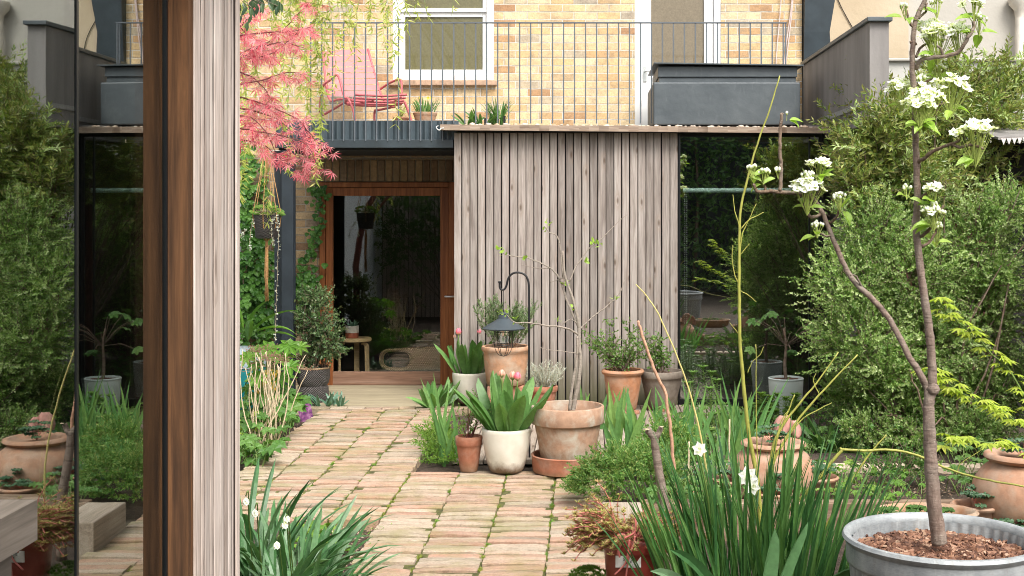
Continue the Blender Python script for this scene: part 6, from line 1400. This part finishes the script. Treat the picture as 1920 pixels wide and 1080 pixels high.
for nm,lns in (('back_frame',[[A[0]+V((-.01,0,0)),A[3]+V((-.01,0,0)),P(640,186,12.0),P(700,190,11.75)],[A[1]+V((.01,0,0)),A[2]+V((.01,0,0)),P(735,185,11.85),P(752,184,11.7)]]),
               ('armrest',[[P(600,210,12.3),P(604,165,12.2),P(620,150,12.1),P(634,142,12.0),P(645,180,11.9),P(652,184,11.85)]]),('armrest',[[P(712,168,12.2),P(730,156,12.1),P(750,149,12.0),P(753,165,11.9),P(752,184,11.8)]]),
               ('leg',[[P(652,184,11.85),P(662,205,11.8),P(666,231,11.78)]]),('leg',[[P(758,190,11.8),P(766,210,11.8),P(772,229,11.8)]]),('leg',[[P(655,186,12.0),P(625,205,12.3),P(605,216,12.4)]]),('leg',[[P(740,200,11.95),P(712,206,12.1),P(703,208,12.2),P(702,229,12.2)]])):
    q = MB()
    for l_ in lns: q.tube(smoothpath(l_,5),.0115,8)
    q.build(nm, PM, t, smooth=180)
t = pot((P(797,230,12.0).x,12.0,ZB), .105,.085,.105, T['tan'], 'balcony_pot', 'low buff pot of small daffodils on the balcony under the sash window', rimh=.03, rimo=.006, soil=.01); rng = random.Random(150); ml = MB(); c_=P(797,230,12.0)
blades(rng, ml, (c_.x,12.0,ZB+.09), 70, .16, .010, .5, (.1,.7), 'strap', .08, 5, .2); ml.build('leaves', LM['iris'], t)
yp = plain('yellow_petal',(.75,.60,.05),.6)
for dx in (.03,.06,-.04):
    fl_ = MB(); h=V((c_.x+dx,11.98,ZB+.24)); 
    for k in range(6): a=k*1.047; fl_.leaf6(h,V((math.cos(a),-.3,math.sin(a))),V((0,-1,0)),.018,.012,.2)
    fl_.build('flower', yp, t)
t = pot((P(752,231,11.9).x,11.9,ZB), .07,.055,.05, T['red'], 'balcony_pot', 'small reddish pot with a pale feathery seedling under the armchair', rimh=.02, rimo=.005, soil=.01); ms,ml=MB(),MB(); c_=V((P(752,231,11.9).x,11.9,ZB+.04))
for i in range(16): d=V((rng.uniform(-.5,.5),rng.uniform(-.5,.5),1)).normalized(); stuffed(rng, ms, ml, c_, d, rng.uniform(.1,.22), 16, .03,.006,.001)
finish(t, ms, ml, BK['green'], LM['willow'])
def roofplant(label, px, Y, n, L, W, prof, sp, mat, seed):
    rng = random.Random(seed); c_=P(px,230,Y); t = plant('roof_plant', label, 'plant', (c_.x,Y,2.51)); ml=MB(); blades(rng, ml, (c_.x,Y,2.505), n, L, W, sp, (.1,.9), prof, .05, 6, .35); ml.build('leaves', LM[mat], t); return t
roofplant('broad tulip leaves growing among pebbles at the left end of the roof edge', 882, 11.75, 9, .20, .045, 'tulip', .8, 'tulip', 151)
roofplant('pointed tulip leaves on the roof edge in the middle of the three plants', 905, 11.75, 10, .22, .045, 'tulip', .7, 'tulip', 152)
t = roofplant('upright thin rush like leaves on the roof edge right of the tulip leaves', 935, 11.75, 60, .28, .010, 'strap', .25, 'tulip', 153)
q = MB(); q.box((P(908,222,11.7).x,11.68,2.51),(P(908,222,11.7).x+.02,11.683,2.58)); q.box((P(944,222,11.7).x,11.68,2.51),(P(944,222,11.7).x+.02,11.683,2.60)); q.build('plant_tags', MAT['black'], t)

# ================================================================ INDOORS BEHIND THE DOOR GLASS
birch = woodM('birch_ply',[(.3,(.50,.33,.16)),(.6,(.66,.48,.26)),(.8,(.74,.56,.33))],'X',knots=False,isl=.08,rough=.5,bump=.1)
YI = 13.25; sc_ = P(664,634,YI); t = thing('round_stool', 'round birch stool with bent legs standing behind the door glass', 'stool', (sc_.x,YI,0))
q = MB(); q.lathe((sc_.x,YI,sc_.z-.03),[(.17,0),(.178,.006),(.178,.028),(.172,.034),(.001,.034)],36); q.build('seat', birch, t, smooth=40)
for a in (math.pi+.35,-.35,math.pi/2):
    o=V((math.cos(a),math.sin(a),0)); pd=V((-o.y,o.x,0)); q=MB(); pr=[o*.10+Z*(sc_.z-.042),o*.135+Z*(sc_.z-.045),o*.155+Z*(sc_.z-.065),o*.160+Z*(sc_.z-.10),o*.168]
    for i in range(4):
        a0,b0=pr[i],pr[i+1]; 
    vs=[];fs=[]
    for i,pp_ in enumerate(pr):
        inn = [Z*-.022, (Z*-1-o)*.016,(Z*-.5-o)*.019,-o*.022,-o*.022][i]
        for k in (pp_, pp_+inn):
            vs += [V((sc_.x,YI,0))+k-pd*.026, V((sc_.x,YI,0))+k+pd*.026]
    for i in range(4):
        b=i*4; fs += [(b,b+1,b+5,b+4),(b+3,b+2,b+6,b+7),(b+2,b,b+4,b+6),(b+1,b+3,b+7,b+5)]
    fs += [(0,2,3,1),(16,17,19,18)]; q.add(vs,fs); q.build('leg', birch, t)
t = thing('two_tone_pot', 'white and terracotta dipped pot with a small succulent on the birch stool', 'plant pot', (sc_.x-.02,YI,sc_.z)); c0=V((P(660,634,YI).x,YI,sc_.z+.004))
q = MB(); q.lathe(c0,[(.062,0),(.066,.003),(.068,.055)],28); q.build('base', plain('dipped_terracotta',(.36,.10,.055),.6), t, smooth=50)
q = MB(); q.lathe(c0+V((0,0,.0552)),[(.070,0),(.071,.07),(.064,.071),(.06,.06),(.001,.058)],28); q.build('rim', plain('matt_white_band',(.62,.58,.52),.6), t, smooth=50)
ml=MB(); blades(random.Random(1), ml, c0+V((0,0,.11)), 24, .085, .022, .9, (.1,.6), 'leaf', .03, 4); ml.build('leaves', LM['blue'], t)
# wicker cat tunnel
def wick():
    m = M('wicker'); g = m.n('ShaderNodeTexCoord').outputs['Object']; sp = m.n('ShaderNodeSeparateXYZ'); m.l(g, sp.inputs[0]); w1=m.math('SINE',m.math('MULTIPLY',sp.outputs[0],330)); w2=m.math('SINE',m.math('MULTIPLY',sp.outputs[2],420)); f=m.math('ADD',m.math('MULTIPLY',m.math('MULTIPLY',w1,w2),.5),.5)
    m.col(m.ramp(f,[(.2,(.34,.20,.10)),(.7,(.66,.46,.27)),(1,(.74,.54,.34))])); m.bump(f,1,.008); m.set(Roughness=.7); return m.m
WK = wick(); c_ = P(745,673,13.5); t = thing('wicker_tunnel', 'honey coloured wicker pet tunnel lying on the floor behind the door glass', 'basket', (c_.x,13.5,.12)); q=MB(); n=28; vs=[];fs=[]
ax = V((.92,.38,0)).normalized(); sd=V((.75,-.65,0)); 
def sup(a, w, h): 
    ca,sa=math.cos(a),math.sin(a); return (abs(ca)**.6*math.copysign(1,ca)*w, abs(sa)**.75*math.copysign(1,sa)*h)
rings=[(0,.80,.78),(.0,1,.97),(.06,1.12,1.08),(.2,1.12,1.10),(.5,1.12,1.12),(.75,1.1,1.1)]
for k,(dd,wx,wz) in enumerate(rings):
    for i in range(n):
        u,v=sup(2*math.pi*i/n,.185*wx,.108*wz); vs.append(V((c_.x,13.45,c_.z))+V((.94,-.1,0))*u+ax*dd+V((0,0,v)))
for k in range(len(rings)-1):
    for i in range(n): fs.append((k*n+i,k*n+(i+1)%n,(k+1)*n+(i+1)%n,(k+1)*n+i))
q.add(vs,fs); o=q.build('shell', WK, t, smooth=180)
cm = V((c_.x,13.45,c_.z)); lv = [cm+(V(v)-cm-ax*d_)*.9+ax*d_ for k,(d_,_,_) in enumerate(rings) if k>0 for v in vs[k*n:(k+1)*n]]; q=MB(); q.add(lv,[(k*n+(i+1)%n,k*n+i,(k+1)*n+i,(k+1)*n+(i+1)%n) for k in range(len(rings)-2) for i in range(n)]); q.add([V(v)+ax*.02 for v in lv[-n:]],[tuple(range(n))]); q.build('shade_lining', MAT['dark'], t)  # dark liner added to paint the shade inside the hollow tunnel
q=MB(); q.tube([V(vs[n+(i%n)])+V((0,-.01,0)) for i in range(n+1)],.012,8); q.build('opening_rim', WK, t, smooth=180)
# dark evergreen hedge behind the viewer (mirrored in the panes)
t = plant('yew_hedge', 'tall dark evergreen hedge behind the viewer, seen only mirrored in the glass', 'hedge', (0,-3,0)); rng=random.Random(160); ml=MB(); ms=MB()
for i in range(9000):
    x=rng.uniform(-5.5,6.5); zz=rng.uniform(.1,4.6+.6*mnoise.noise(V((x,0,0)))); p=V((x,-3+.5*mnoise.noise(V((x*1.2,zz*1.2,0)))-.4*rng.random(),zz))
    for k in range(3): ml.leaf(p, rdir(rng,-.2), rdir(rng), rng.uniform(.09,.16), .06, .2)
ml.build('leaves', LM['hedge'], t)
q = MB(); q.box((-5.6,-3.75,0),(6.6,-3.6,4.4)); q.build('dark_backing_panel', MAT['fascia'], t)  # flat dark panel added to stop sky showing through the leaves
for i in range(10): x=-5+i*1.2; ms.tube([V((x,-3.3,0)),V((x+.1,-3.3,2)),V((x,-3.3,4))],(.05,.02),6)
ms.build('stems', BK['twig'], t, smooth=180)
